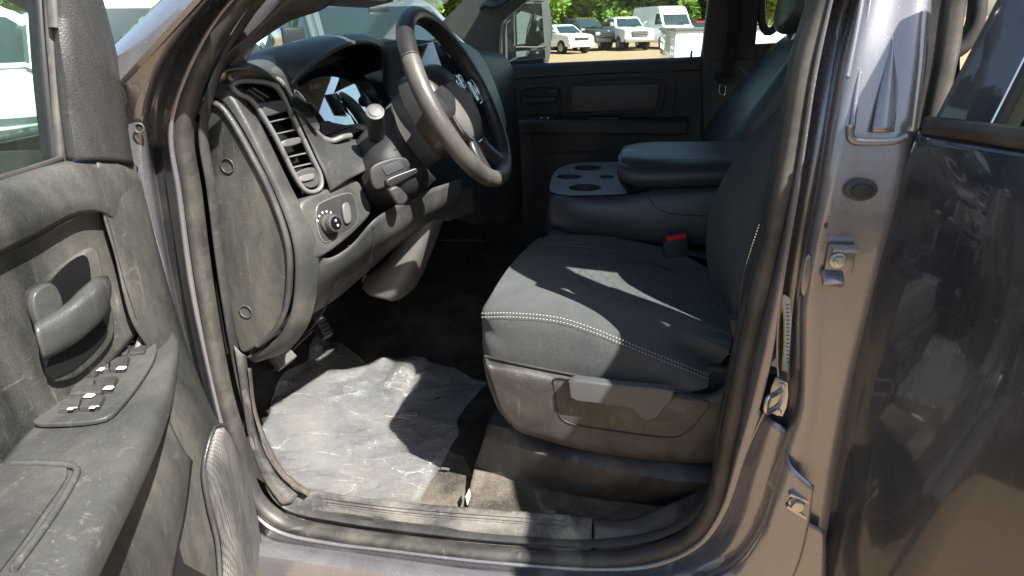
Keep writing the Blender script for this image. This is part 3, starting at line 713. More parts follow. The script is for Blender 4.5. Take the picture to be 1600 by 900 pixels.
loft('sill_end_trim', [
    [(928,812,.075),(985,812,.085),(1040,790,.10),(1090,765,.12),(1105,740,.13)],
    [(928,824,.055),(990,828,.06),(1050,812,.07),(1098,785,.08),(1118,745,.09)],
    [(928,844,.040),(990,850,.04),(1050,838,.04),(1098,802,.045),(1125,750,.05)],
    [(928,865,.026),(1000,866,.026),(1060,848,.026),(1100,812,.026),(1128,750,.026)]], 'riser', floor, n=40, m=4, thick=.004)
# seat riser
zt = .815
loft('seat_riser', [
    [V((-.29, .62, zt)), V((0, .62, zt)), V((.25, .62, zt))],
    [G(768,655,('z', zt)), G(900,690,('z', zt)), G(1118,728,('z', zt))],
    [G(762,664,('z', zt)), G(880,703,('z', zt)), G(1040,735,('z', zt)), G(1120,740,('z', zt))],
    [G(758,680,('z', zt-.022)), G(870,722,('z', zt-.022)), G(1040,752,('z', zt-.022)), G(1120,756,('z', zt-.022))],
    [G(742,730,('z', FZ+.045)), G(828,752,('z', FZ+.045)), G(1030,782,('z', FZ+.045)), G(1120,785,('z', FZ+.045))],
    [G(735,750,('z', FZ)), G(820,775,('z', FZ)), G(1030,795,('z', FZ)), G(1120,800,('z', FZ))]], 'riser', floor, n=40, m=4)
loft('riser_end', [[G(768,655,('z', zt)), V((-.29, .62, zt))], [G(735,750,('z', FZ)), V((-.34, .62, FZ))]], 'riser', floor, n=8, m=2)
for (px, py) in ((802,690), (860,699), (925,709), (1015,717)):
    ring('riser_bolt', G(px, py, ('z', zt+.0015)), (0, 0, 1), .009, .0012, 'riser', floor)
loft('sandy_carpet', [
    [G(742,730,('z', FZ+.047)), G(800,745,('z', FZ+.04)), G(860,765,('z', FZ+.03)), G(1030,790,('z', FZ+.02)), G(1090,790,('z', FZ+.02))],
    [G(734,765,('z', FZ+.03)), G(800,775,('z', FZ+.03)), G(860,790,('z', FZ+.02)), G(1030,800,('z', FZ+.02)), G(1090,795,('z', FZ+.02))],
    [G(730,802,('z', FZ+.03)), G(800,808,('z', FZ+.03)), G(860,814,('z', FZ+.03)), G(960,822,('z', FZ+.03)), G(1060,800,('z', FZ+.03))]], 'carpet_d', floor, n=50, m=5,
    disp=lambda p, u, v: p+V((0, 0, .002*noise.noise(p*60))))
# roof, back wall, pillars and firewall close the cab
cab = prism('roof', [V(q+(1.895,)) for q in ((-.44,.26),(-.12,.25),(.05,.21),(.25,.11),(.4,.08),(1.3,.08),(1.3,1.66),(-.44,1.64))], (0, 0, .045), 'paintdoor', truck, bevel=.012)
box('headliner', (.44, .955, 1.885), (1.68, 1.34, .012), 'fabric', cab, bevel=.004)
def wedge(name, a, b, w, t, mat, par, up=V((0, 1, 0))):
    return tube(name, [V(a), V(b)], 1, mat, par, n=6, prof=[(-w, -t), (w, -t), (w, t), (-w, t)], up=up, auto=30)
roofrail = tube('roof_rail', [V((-.79, .10, 1.50)), V((-.62, .12, 1.70)), V((-.42, .22, 1.86)), V((-.12, .225, 1.90)), V((.05, .185, 1.90)), V((.24, .095, 1.90)), V((.4, .075, 1.90)), V((1.25, .075, 1.90))], .03, 'paint', cab, n=40, prof=circ(.035, 12, .03))
loft('a_pillar_inner', [
    [(318,140,.03),(350,90,.03),(395,50,.03),(430,15,.03),(462,-20,.03),(500,-70,.03)],
    [(326,138,.05),(358,92,.06),(408,52,.06),(450,26,.07),(505,2,.07),(560,-50,.07)],
    [(330,138,.08),(362,96,.09),(412,58,.09),(452,32,.10),(510,10,.10),(566,-40,.10)]], 'plastic', cab, n=30, m=4)
prism('sun_visor', GG([(448,0),(500,9),(545,-2),(560,-60),(440,-60)], .13), (0, .2, 0), 'plastic', cab, bevel=.004)
# back wall with window, far side, firewall
prism('back_wall', [V((1.27, .05, .62)), V((1.27, 1.75, .62)), V((1.27, 1.75, 1.45)), V((1.27, .05, 1.45))], (.04, 0, 0), 'plastic_clean', cab)
for y0, y1 in ((.05, .30), (1.45, 1.75)):
    prism('rear_pillar', [V((1.27, y0, 1.45)), V((1.27, y1, 1.45)), V((1.22, y1, 1.90)), V((1.22, y0, 1.90))], (.04, 0, 0), 'plastic_clean', cab)
prism('rear_window', [V((1.28, .3, 1.45)), V((1.28, 1.45, 1.45)), V((1.24, 1.45, 1.90)), V((1.24, .3, 1.90))], (.005, 0, 0), 'glass_dark', cab)
prism('firewall', [V((-1.22, .04, .66)), V((-1.22, 1.68, .66)), V((-1.22, 1.68, 1.44)), V((-1.22, .04, 1.44))], (-.03, 0, 0), 'rubber_dark', cab)
prism('far_kick_wall', [V((-1.3, 1.63, .6)), V((-.4, 1.63, .6)), V((-.4, 1.63, 1.5)), V((-1.3, 1.63, 1.44))], (0, .03, 0), 'rubber_dark', cab)
prism('near_kick_wall', [V((-1.3, .03, .6)), V((-.84, .03, .6)), V((-.80, .03, 1.44)), V((-1.3, .03, 1.42))], (0, .02, 0), 'rubber_dark', cab)
prism('windshield', [V((-1.24, .12, 1.44)), V((-1.24, 1.64, 1.44)), V((-.44, 1.56, 1.89)), V((-.44, .20, 1.89))], (-.004, 0, .004), 'glass', cab, smooth=False)

# hood, fender and front wheel beyond the windshield
hoodp = prism('engine_hood', [V((-1.27, y, z)) for y, z in ((-.02,1.12),(0,1.26),(.10,1.345),(.45,1.385),(.9,1.40),(1.35,1.385),(1.70,1.345),(1.80,1.26),(1.82,1.12))], (-1.55, 0, -.06), 'paint', truck, bevel=.03, seg=4)
bm = bmesh.new()
for y0 in (-.06, 1.80):
    pts = [(-.90,.62),(-.90,1.30),(-1.27,1.30),(-2.80,1.16),(-2.88,.95),(-2.85,.60),(-2.62,.60)]+[(-2.12+.50*math.cos(math.pi*(1-k/10)), .50+.50*math.sin(math.pi*(1-k/10))) for k in range(11)]
    bm_prism(bm, [V((x, y0, z)) for x, z in pts], V((0, .07, 0)), .02)
link('front_fender', bm, 'paint', truck, True, 35)
bm = bmesh.new(); bm_box(bm, (-2.84, .9, .92), (.14, 1.75, .60), None, .04); link('front_grille', bm, 'black', truck, True, 40)
def own_wheel(x, y, side):
    bm = bmesh.new(); bm_disc(bm, (x, y, .42), (0, side, 0), .42, .28, 36, None, .05, seg=3); o = link('wheel', bm, 'rubber_dark', truck, True, 40)
    bm = bmesh.new(); bm_disc(bm, (x, y+side*.27, .42), (0, side, 0), .25, .02, 30, None, .006)
    for k in range(8):
        a = 2*math.pi*k/8; bm_disc(bm, (x+.11*math.cos(a), y+side*.29, .42+.11*math.sin(a)), (0, side, 0), .015, .02, 8)
    link('rim', bm, 'steel', o, True, 40)
own_wheel(-2.12, .24, -1); own_wheel(-2.12, 1.54, 1)
# ================================================================== DASHBOARD
VP = Plane(G(430, 230, .115), (.90, -.42, .22))
def vp(px, py, o=0): return G(px, py, VP.off(o))
def vv(l, o=0): return [vp(a, b, o) for a, b in l]
pad = loft('dashboard', [
    [(316,152,.045),(330,128,.05),(350,112,.06),(375,108,.075),(400,112,.10),(425,122,.14),(446,138,.2)],
    [(330,126,.06),(345,108,.07),(372,98,.10),(410,96,.14),(440,110,.2),(458,122,.24),(462,126,.25)],
    [(338,116,.08),(362,98,.10),(395,88,.15),(430,86,.22),(460,92,.3),(490,100,.36),(500,104,.38)],
    [(345,102,.12),(380,88,.16),(420,76,.24),(470,70,.34),(520,66,.46),(560,60,.58),(620,70,.8)],
    [(352,96,.18),(392,82,.24),(440,72,.34),(490,66,.46),(540,62,.6),(600,62,.78),(690,72,1.2)]], 'vinyl', truck, n=50, m=5)
DASH = pad
loft('dash_top', [
    [V((-.78, .06, 1.485)), V((-.78, .8, 1.50)), V((-.80, 1.64, 1.485))],
    [V((-.95, .06, 1.475)), V((-.95, .8, 1.50)), V((-.95, 1.64, 1.475))],
    [V((-1.24, .06, 1.43)), V((-1.24, .8, 1.45)), V((-1.24, 1.64, 1.43))]], 'vinyl', DASH, n=20, m=4)
prism('dash_core', [V((-1.2, .09, 1.0)), V((-.78, .09, 1.0)), V((-.735, .09, 1.30)), V((-.735, .09, 1.46)), V((-.80, .09, 1.475)), V((-1.2, .09, 1.44))], (0, 1.5, 0), 'rubber_dark', DASH)
# instrument hood
hood_rim = [(447,142,.205),(462,122,.225),(482,104,.26),(505,88,.30),(530,74,.35),(558,66,.42),(580,67,.48),(594,75,.53),(598,90,.56),(597,108,.58)]
hood_back = [(352,112,.12),(385,92,.16),(420,80,.22),(455,68,.30),(495,59,.38),(535,54,.46),(565,54,.53),(590,60,.60),(602,76,.64),(604,100,.66)]
hm = [((a[0]*.6+b[0]*.4), (a[1]*.6+b[1]*.4)-5, a[2]*.6+b[2]*.4) for a, b in zip(hood_rim, hood_back)]
hood = loft('instrument_hood', [hood_rim, hm, hood_back], 'vinyl', DASH, n=60, m=6, thick=.006)
rimpts = GG(hood_rim)
inner = [p+V((-.10, .0, -.035)) for p in rimpts]
loft('hood_inner', [rimpts, [p.lerp(q, .5)+V((0, 0, .004)) for p, q in zip(rimpts, inner)], inner], 'black', DASH, n=60, m=3)
tube('hood_edge', hood_rim, .005, 'vinyl', DASH, n=60)
CP = Plane(G(530, 170, .36), (.86, -.12, .48))
def cp(px, py, o=0): return G(px, py, CP.off(o))
cl = [(449,150),(462,130),(485,112),(525,102),(555,108),(578,128),(594,160),(601,190),(590,200),(560,206),(530,216),(506,214),(484,190),(464,168)]
cluster = prism('gauge_cluster', [cp(*q) for q in cl], CP.n*-.02, 'gloss', DASH, bevel=.002, round_=70)
def cdisc(px, py, r, name='gauge_ring', t=.0022, mat='bezel', o=.003): return ring(name, cp(px, py, o), CP.n, r, t, mat, cluster)
cdisc(474,163,.030); cdisc(560,168,.058); cdisc(560,168,.048, 'gauge_ring', .0012, 'dash_hi'); cdisc(600,186,.02)
bm = bmesh.new(); BC = basis(CP.n)
for cx_, cy_, r, k0, k1, n in ((560,168,.052, -40, 220, 27), (474,163,.025, 0, 200, 9)):
    c0 = cp(cx_, cy_, .003)
    for i in range(n):
        a = R(k0+(k1-k0)*i/(n-1)); d = BC@V((math.cos(a), math.sin(a), 0)); s = BC@V((-math.sin(a), math.cos(a), 0))
        l = .007 if i % 3 == 0 else .004
        bm_prism(bm, [c0+d*r+s*.0006, c0+d*(r-l)+s*.0006, c0+d*(r-l)-s*.0006, c0+d*r-s*.0006], CP.n*.0006)
link('gauge_ticks', bm, 'white', cluster, False)
c0 = cp(560, 168, .004)
for i, s_ in enumerate(('0','20','40','60','80','100')):
    a = R(200-44*i); text('gauge_number', s_, c0+BC@V((math.cos(a)*.038, math.sin(a)*.038, 0)), BC, .011, 'white', cluster)
text('brand_lettering', 'RAM', cp(494, 136, .003), BC, .020, 'white', cluster)
bm = bmesh.new(); d = BC@V((math.cos(R(-70)), math.sin(R(-70)), 0)); s = BC@V((-math.sin(R(-70)), math.cos(R(-70)), 0))
bm_prism(bm, [c0+s*.0015, c0+d*.04, c0-s*.0015], CP.n*.001)
link('gauge_needle', bm, 'red', cluster, False)
scrn = prism('info_screen', [cp(484,141,.0035), cp(534,132,.0035), cp(552,196,.0035), cp(505,213,.0035)], CP.n*.001, 'gloss', cluster, smooth=False)
bm = bmesh.new(); bm_prism(bm, [cp(a, b, -.035) for a, b in ((436,150),(452,118),(480,92),(520,74),(565,66),(598,74),(612,110),(612,200),(560,215),(500,215),(455,180))], CP.n*-.03)
link('cluster_housing', bm, 'black', cluster)
LP = Plane(G(530, 170, .36)+CP.n*.022, (.91, .06, .41))
# lens: clear curved cover that mirrors the daylight outside
bm = bmesh.new(); rows = []
for i in range(15):
    rows.append([G(456+142*i/14, 150-34*math.sin(math.pi*(i/14)**.8)+(26+46*math.sin(math.pi*min(1, i/14*.55+.25)))*j/14+8*i/14, LP.off(.004*math.sin(math.pi*i/14))) for j in range(15)])
bm_grid(bm, rows); link('cluster_lens', bm, glassmat('lens', (.8, .8, .8), 9), cluster)
# side of the dashboard
ec = [(316,166),(330,160),(344,166),(364,192),(390,238),(414,284),(436,336),(449,382),(452,420),(446,482),(428,518),(402,540),(378,553),(371,540),(360,490),(346,410),(330,320),(318,240)]
endcap = prism('dash_end_cover', GG(ec, .055), (0, .02, 0), 'doorp', DASH, bevel=.006, round_=90)
ring('cover_clip', G(355, 259, .053), (0, -1, 0), .0125, .0012, 'doorp', endcap)
ring('cover_clip', G(384, 487, .053), (0, -1, 0), .0125, .0012, 'doorp', endcap)
tube('cover_edge', GG([(330,160,.054),(344,166,.054),(364,192,.054),(390,238,.054),(414,284,.054),(436,336,.054),(449,382,.054),(452,420,.054),(446,482,.054),(428,518,.054),(402,540,.054)]), .0055, 'dash', endcap, n=60)
def rl(y, l): return [(a, b, y) for a, b in l]
loft('dash_side', [
    rl(.066, [(318,160),(334,152),(350,160),(372,190),(398,236),(422,284),(444,336),(458,382),(461,424),(455,486),(436,524),(408,547),(384,558)]),
    rl(.070, [(317,150),(336,140),(356,146),(380,182),(406,232),(430,282),(452,332),(466,380),(470,424),(463,490),(444,530),(414,552),(390,562)]),
    rl(.085, [(318,144),(340,130),(362,138),(386,176),(414,230),(440,282),(462,330),(478,378),(484,424),(474,494),(452,534),(422,556),(400,565)]),
    rl(.110, [(322,138),(346,122),(372,132),(396,174),(424,230),(450,284),(474,332),(492,378),(498,424),(486,496),(462,534),(440,552),(414,560)]),
], 'dash', DASH, n=80, m=5)
# air vent
vo_ = [(362,134),(376,127),(398,127),(422,131),(436,140),(452,172),(470,210),(488,248),(500,274),(501,292),(490,300),(476,297),(462,278),(446,246),(430,214),(412,184),(392,156),(372,146)]
vent = empty('air_vent_tmp'); bpy.data.objects.remove(vent)
path = [vp(a, b, .006) for a, b in vo_]
loft('dash_shoulder', [[vp(352, 150, -.004), vp(362, 136, -.004), vp(380, 130, -.004), vp(400, 130, -.004), vp(424, 134, -.004), vp(438, 144, -.004), vp(450, 168, -.004)], GG([(336,140,.085),(350,122,.09),(372,110,.10),(402,108,.12),(432,116,.16),(448,130,.19),(458,150,.21)]), GG([(340,128,.11),(354,108,.12),(376,98,.14),(408,96,.17),(438,104,.2),(456,118,.23),(468,140,.25)])], 'dash', DASH, n=40, m=3)
vent = tube('air_vent', path, .006, 'bezel', DASH, n=90, prof=circ(.0045, 10, .007), up=VP.n, closed=True)
prism('vent_well', vv(vo_, -.03), VP.n*-.004, 'black', vent)
loft('vent_wall', [[vp(a, b, .004) for a, b in vo_+[vo_[0]]], [vp(a, b, -.03) for a, b in vo_+[vo_[0]]]], 'black', vent, n=80, m=2)
def bar(name, a, b, w, mat, o=.0, t=.004):
    p, q = vp(*a, o), vp(*b, o); d = (q-p).normalized(); s = VP.n.cross(d)
    bm = bmesh.new(); bm_prism(bm, [p+s*w-VP.n*.012, q+s*w-VP.n*.012, q+s*w*.6, p+s*w*.6], s*-w*1.1, .0008)
    return link(name, bm, mat, vent, True, 40)
for a, b in (((417,192),(452,184)), ((425,211),(461,203)), ((436,231),(471,222)), ((445,247),(480,239)), ((454,263),(488,255))):
    bar('vent_slat', a, b, .0022, 'dash_hi', .002)
for a, b in (((380,146),(400,160)), ((388,140),(412,157)), ((396,137),(420,152))):
    bar('vent_slat', a, b, .0018, 'dash_hi', .002)
prism('vent_divider', vv([(396,164),(410,161),(440,158),(448,172),(440,176),(408,182)], .004), VP.n*.006, 'dash', vent, bevel=.003, round_=30)
prism('vent_base', vv([(458,272),(488,262),(496,278),(494,290),(480,294),(466,286)], .0), VP.n*.006, 'dash', vent, bevel=.003, round_=30)
prism('vent_knob', vv([(437,222),(466,215),(468,221),(462,226),(440,230)], .006), VP.n*.007, 'bezel', vent, bevel=.0025, round_=20)
prism('vent_thumbwheel', vv([(466,277),(488,271),(490,276),(488,280),(468,284)], .006), VP.n*.005, 'bezel', vent, bevel=.002, round_=20)
tube('vent_outline', vv([(372,132),(358,120),(372,112),(400,116),(436,124),(448,140),(468,176),(488,218),(508,262),(512,282)], .004), .004, 'bezel', vent, n=60, prof=circ(.004, 8, .003), up=VP.n)
# fascia between vent and column: swooping silver trim, satin panel
fascia = loft('dash_fascia', [
    [(440,128,.155),(452,150,.16),(470,190,.165),(492,240,.17),(508,275,.172),(516,300,.18)],
    [(452,140,.185),(466,165,.19),(486,200,.195),(508,238,.2),(530,262,.21),(545,280,.22)],
    [(458,156,.21),(478,184,.21),(498,212,.22),(520,232,.24),(548,240,.26),(575,262,.28)],
    [(462,162,.235),(482,188,.235),(502,214,.25),(522,222,.28),(548,218,.31),(584,226,.35)]], 'dash', DASH, n=40, m=5)
prism('fascia_pad', vv([(459,140),(472,150),(484,172),(498,196),(497,204),(488,200),(474,178),(462,158)], .016), VP.n*.003, 'fabric', fascia, bevel=.001, round_=30)
tube('silver_trim', [(462,158,.235),(480,186,.235),(500,212,.24),(518,220,.26),(536,214,.28),(548,212,.30)], .006, 'dash_hi', fascia, n=40, prof=circ(.006, 8, .006))
loft('silver_trim', [
    [(556,262,.30),(560,246,.31),(572,232,.33),(584,216,.35)],
    [(564,262,.30),(572,250,.31),(584,238,.33),(592,226,.35)],
    [(566,278,.31),(578,266,.32),(592,250,.34),(604,236,.36)]], 'bezel', fascia, n=20, m=3)
# headlight switch pod
HP = Plane(G(520, 345, .165), (.93, -.30, .20))
def hp(px, py, o=0): return G(px, py, HP.off(o))
po = [(470,318),(486,306),(520,292),(548,280),(562,284),(570,298),(580,318),(581,332),(566,352),(540,376),(510,398),(492,404),(484,394),(478,370),(470,340)]
pod = prism('switch_pod', [hp(*q) for q in po], HP.n*-.035, 'dash', DASH, bevel=.010, seg=5, round_=80)
pi = [(496,322),(508,314),(538,303),(550,304),(556,322),(558,342),(552,354),(520,374),(506,378),(499,366),(494,340)]
prism('switch_inset', [hp(*q, .0005) for q in pi], HP.n*.002, 'plastic', pod, bevel=.001, round_=60)
tube('switch_outline', [hp(*q, .001) for q in pi], .0016, 'dash_hi', pod, n=70, closed=True, up=HP.n)
c = hp(511, 350, .002)
bm = bmesh.new(); bm_disc(bm, c, HP.n, .0185, .010, 36, None, .002); bm_disc(bm, c+HP.n*.010, HP.n, .0165, .014, 36, None, .002)
knob = link('headlight_knob', bm, 'dash', pod, True, 40)
bm = bmesh.new(); bm_disc(bm, c+HP.n*.0243, HP.n, .013, .001, 30, None, .0004); link('knob_face', bm, 'gloss', pod, True, 40)
BH = basis(HP.n)
bm = bmesh.new()
for v_ in ((.0, .005), (.002, -.005)):
    bm_disc(bm, c+HP.n*.0255+BH@V((v_[0], v_[1], 0)), HP.n, .0022, .0005, 14)
for i in range(5):
    a = R(150-25*i); bm_disc(bm, c+HP.n*.001+BH@V((.025*math.cos(a), .024*math.sin(a), 0)), HP.n, .0020, .0006, 10)
link('symbol', bm, 'white', pod, False)
prism('dimmer_wheel', [hp(*q, .003) for q in [(533,320),(541,317),(545,330),(545,346),(538,350),(534,338)]], HP.n*.007, 'dash_hi', pod, bevel=.003, round_=24)
# lower dash and knee panels
lower = loft('lower_dash', [
    [(488,392,.115),(512,404,.14),(548,384,.18),(582,346,.22),(610,326,.27),(660,300,.36),(720,280,.48)],
    [(478,430,.12),(500,440,.14),(540,416,.19),(582,382,.24),(616,360,.29),(664,330,.38),(720,306,.50)],
    [(460,476,.12),(478,474,.15),(516,448,.21),(560,416,.27),(604,384,.33),(656,350,.42),(712,322,.53)],
    [(428,518,.12),(444,512,.16),(490,480,.23),(540,444,.31),(590,402,.37),(644,364,.46),(706,334,.56)],
    [(403,548,.12),(424,528,.17),(470,501,.26),(524,466,.34),(574,424,.41),(626,380,.5),(694,345,.6)],
    [(408,543,.2),(428,522,.25),(474,494,.33),(528,460,.4),(576,420,.47),(628,376,.56),(694,342,.66)]], 'dash', DASH, n=60, m=5)
tube('panel_seam', [(545,384,.176),(536,420,.195),(520,455,.21),(500,495,.24),(482,518,.262)], .0018, 'rubber_dark', lower, n=30)
tube('panel_seam', [(583,352,.222),(582,384,.238),(576,414,.26),(566,440,.28)], .0018, 'rubber_dark', lower, n=30)
tube('panel_seam', [(434,512,.145),(462,493,.18),(488,475,.22),(508,458,.24)], .0018, 'rubber_dark', lower, n=30)
prism('access_slot', GG([(468,492,.185),(490,477,.21),(498,468,.22),(491,484,.22),(472,499,.20)]), (.003, -.004, .002), 'black', lower)
prism('parking_release', GG([(438,516,.155),(462,498,.185),(466,503,.185),(442,522,.16)]), (.01, -.01, .0), 'plastic', lower, bevel=.003)
# grey console leg below the column
loft('console_leg', [
    [(652,318,.50),(640,350,.50),(618,388,.50),(590,420,.50),(568,436,.50),(566,450,.50)],
    [(668,316,.48),(652,352,.48),(630,392,.47),(602,428,.46),(584,452,.46),(580,462,.46)],
    [(684,314,.48),(672,352,.48),(652,398,.47),(632,436,.46),(614,462,.46),(606,468,.46)],
    [(700,312,.54),(690,352,.56),(672,400,.56),(650,446,.56),(626,466,.56),(612,470,.56)]], plain('grey_console_leg', (.11, .105, .10), .6), DASH, n=40, m=5)
# steering column
WC = V((-.405, .45, 1.475)); TH = R(27)
wn = V((math.cos(TH), 0, math.sin(TH))); wu = V((-math.sin(TH), 0, math.cos(TH))); wr = V((0, 1, 0))
def wp(a, b, c=0): return WC+wr*a+wu*b+wn*c
col_rows = []
for c_, ra, rb, dz in ((-.035, .066, .070, -.005), (-.06, .078, .082, -.008), (-.11, .082, .084, -.012), (-.16, .080, .078, -.02), (-.20, .085, .075, -.03), (-.28, .075, .065, -.04)):
    col_rows.append([wp(ra*math.copysign(abs(math.cos(t))**.7, math.cos(t)), dz+rb*math.copysign(abs(math.sin(t))**.7, math.sin(t)), c_) for t in [2*math.pi*i/36 for i in range(36)]])
bm = bmesh.new(); vs, _ = bm_grid(bm, col_rows, closed_u=True); bm.faces.new(vs[0]); bm.faces.new(vs[-1][::-1]); bmesh.ops.recalc_face_normals(bm, faces=bm.faces)
column = link('steering_column', bm, 'cover', truck, True, 40)
disc('column_screw', G(684, 229, .377), (.3, -1, 0), .0025, .001, 'black', column)
lowcol = loft('column_shroud', [
    [(550,232,.30),(556,262,.28),(566,290,.27),(576,316,.28),(592,332,.30)],
    [(562,214,.32),(586,244,.27),(600,276,.26),(612,304,.27),(622,322,.30)],
    [(584,190,.35),(606,226,.29),(628,262,.28),(646,290,.29),(656,304,.33)],
    [(612,165,.38),(624,205,.33),(646,240,.32),(668,265,.33),(682,280,.38)]], 'shroud', column, n=30, m=5)
tube('shroud_seam', [(566,240,.285),(596,246,.275),(620,232,.29)], .0015, 'rubber_dark', column, n=20)
bm = bmesh.new()
IP = Plane(G(610, 275, .262), (.65, -.7, .15))
def ip(l, o=0): return [G(a, b, IP.off(o)) for a, b in l]
prism('ignition_bezel', ip([(578,262),(606,248),(630,246),(640,256),(634,268),(612,280),(600,292),(586,296),(578,284)], .0), IP.n*.008, 'rubber_dark', column, bevel=.004, round_=50)  # near-black material stands in for the steering wheel's shade here
prism('ignition_cap', ip([(596,262),(624,250),(632,262),(604,275)], .008), IP.n*.002, 'plastic_clean', column, bevel=.001)
prism('tilt_lever', ip([(602,296),(616,290),(632,306),(630,316),(618,320),(608,308)], .004), IP.n*.02, 'rubber_dark', column, bevel=.006, round_=30)
prism('brake_release', ip([(600,282),(636,266),(650,262),(652,268),(640,276),(606,292)], .006), IP.n*.01, 'black', column, bevel=.003, round_=30)
# turn signal stalk
s0, s1 = G(590, 232, .335), G(586, 176, .25)
stalk = tube('signal_stalk', [s0, s0.lerp(s1, .5), s1], .016, 'shroud', column, n=24, up=(1, 0, 0), rad=lambda t: .78+.22*min(1, t*2.2), prof=circ(.0175, 20))
sd = (s1-s0).normalized()
bm = bmesh.new(); bm_disc(bm, s1, sd, .0182, .004, 30, None, .0015); link('stalk_ring', bm, 'lever', column, True, 40)
bm = bmesh.new(); bm_disc(bm, s1+sd*.0035, sd, .012, .003, 26, None, .0015); link('stalk_button', bm, 'dash_hi', column, True, 40)
ring('stalk_boot', s0+V((0, 0, -.0)), sd, .022, .003, 'rubber_dark', column)

# ================================================================== STEERING WHEEL
RW = .191; NW = 120
rimp = [wp(RW*math.sin(2*math.pi*i/NW), RW*math.cos(2*math.pi*i/NW)) for i in range(NW)]
prof = circ(.0182, 16, .0195)
bm = bmesh.new(); vs = bm_tube(bm, rimp, prof, wn, True)
bm.verts.ensure_lookup_table(); bmesh.ops.recalc_face_normals(bm, faces=bm.faces)
wh = link('steering_wheel', bm, ['wheel', 'wheel_top'], truck)
for p in wh.data.polygons:
    v_ = p.center-WC; a = math.degrees(math.atan2(v_.dot(wr), v_.dot(wu)))
    p.material_index = 1 if (-58 < a < 62) or (100 < a < 150) else 0
WHL = wh
for a in (-58, 62, 100, 150, -150):
    a = R(a); ring('rim_seam', wp(RW*math.sin(a), RW*math.cos(a)), wr*math.cos(a)-wu*math.sin(a), .0184, .0009, 'rubber_dark', WHL, ry=.0197)
for a0, a1 in ((-148, -60), (64, 98)):
    pts = [wp((RW-.0155)*math.sin(R(a)), (RW-.0155)*math.cos(R(a)), .0085) for a in range(a0, a1+1, 4)]
    stitches('rim_stitching', pts, 60 if a0 < 0 else 24, 'stitch_grey' if False else 'dash_hi', WHL, up=wn)
# spokes
def spoke(name, pts, w0, w1, mat, th=.012):
    P = [wp(*q) for q in pts]; path = cat(P, 16); rows = []
    for i, p in enumerate(path):
        t = i/15; w = w0*(1-t)+w1*t
        d = (path[min(i+1, 15)]-path[max(i-1, 0)]).normalized(); s = wn.cross(d).normalized()
        rows.append([p+s*(w*math.cos(q))+wn*(th*math.sin(q)) for q in [2*math.pi*k/16 for k in range(16)]])
    bm = bmesh.new(); vs, _ = bm_grid(bm, rows, closed_u=True); bm.faces.new(vs[0]); bm.faces.new(vs[-1])
    bmesh.ops.recalc_face_normals(bm, faces=bm.faces); return link(name, bm, mat, WHL, True, 50)
spoke('spoke', [(-.06, .005, .0), (-.12, .0, -.01), (-.185, .012, 0)], .034, .026, 'wheel_top')
spoke('spoke', [(.06, .005, .0), (.12, .0, -.01), (.185, .012, 0)], .034, .030, 'wheel_top')
spoke('spoke', [(-.022, -.06, .0), (-.034, -.11, -.012), (-.07, -.175, 0)], .022, .020, 'wheel_top')
spoke('spoke', [(.022, -.06, .0), (.034, -.11, -.012), (.07, -.175, 0)], .022, .020, 'wheel_top')
# airbag cover dome
def dome(name, ra, rb, c0, h, mat, e=2.6, cx=0, cy=0, nr=9, egg=0):
    bm = bmesh.new(); rows = []
    for k in range(nr):
        t = k/(nr-1)*math.pi/2; s = math.cos(t)
        row = []
        for i in range(48):
            q = 2*math.pi*i/48; cs, sn = math.cos(q), math.sin(q)
            x = ra*math.copysign(abs(cs)**(2/e), cs)*s; y = rb*math.copysign(abs(sn)**(2/e), sn)*s
            x *= 1+egg*(y/rb)
            row.append(wp(cx+x, cy+y, c0+h*math.sin(t)))
        rows.append(row)
    vs, _ = bm_grid(bm, rows[:-1], closed_u=True); bm.faces.new(vs[-1])
    base = [bm.verts.new(v.co-wn*.05) for v in vs[0]]
    for i in range(48): bm.faces.new((vs[0][i], vs[0][(i+1) % 48], base[(i+1) % 48], base[i]))
    bmesh.ops.recalc_face_normals(bm, faces=bm.faces)
    return link(name, bm, mat, WHL, True, 60)
dome('hub', .092, .100, -.034, .046, 'wheel_top', 2.6, 0, -.004, egg=.12)
dome('airbag_cover', .076, .072, -.008, .030, 'cover', 2.4, -.006, -.024, egg=.10)
tr = [wp(-.004+.080*math.sin(R(a)), -.022+.080*math.cos(R(a)), -.004) for a in range(120, 300, 8)]
tube('chrome_trim', tr, .003, 'chrome', WHL, n=40, up=wn)
# ram's head badge: shield with horns
bm = bmesh.new(); c0 = (0.02, .026, .0135)
B_ = Matrix((wr, wu, wn)).transposed()
def bp_(l, h=.003): bm_prism(bm, [wp(c0[0]+x*.024, c0[1]+y*.024, c0[2]) for x, y in l], wn*h, .0008)
bp_([(-.18,.75),(.18,.75),(.26,.2),(.16,-.5),(.0,-.8),(-.16,-.5),(-.26,.2)])
for s_ in (-1, 1):
    bm_tube(bm, cat([wp(c0[0]+s_*x*.024, c0[1]+y*.024, c0[2]+.001) for x, y in ((.15,.62),(.5,.78),(.85,.55),(.92,.1),(.72,-.35),(.42,-.42),(.40,-.1),(.52,.05))], 26), circ(.0032, 8, .002), wn)
link('wheel_badge', bm, 'chrome', WHL, True, 50)
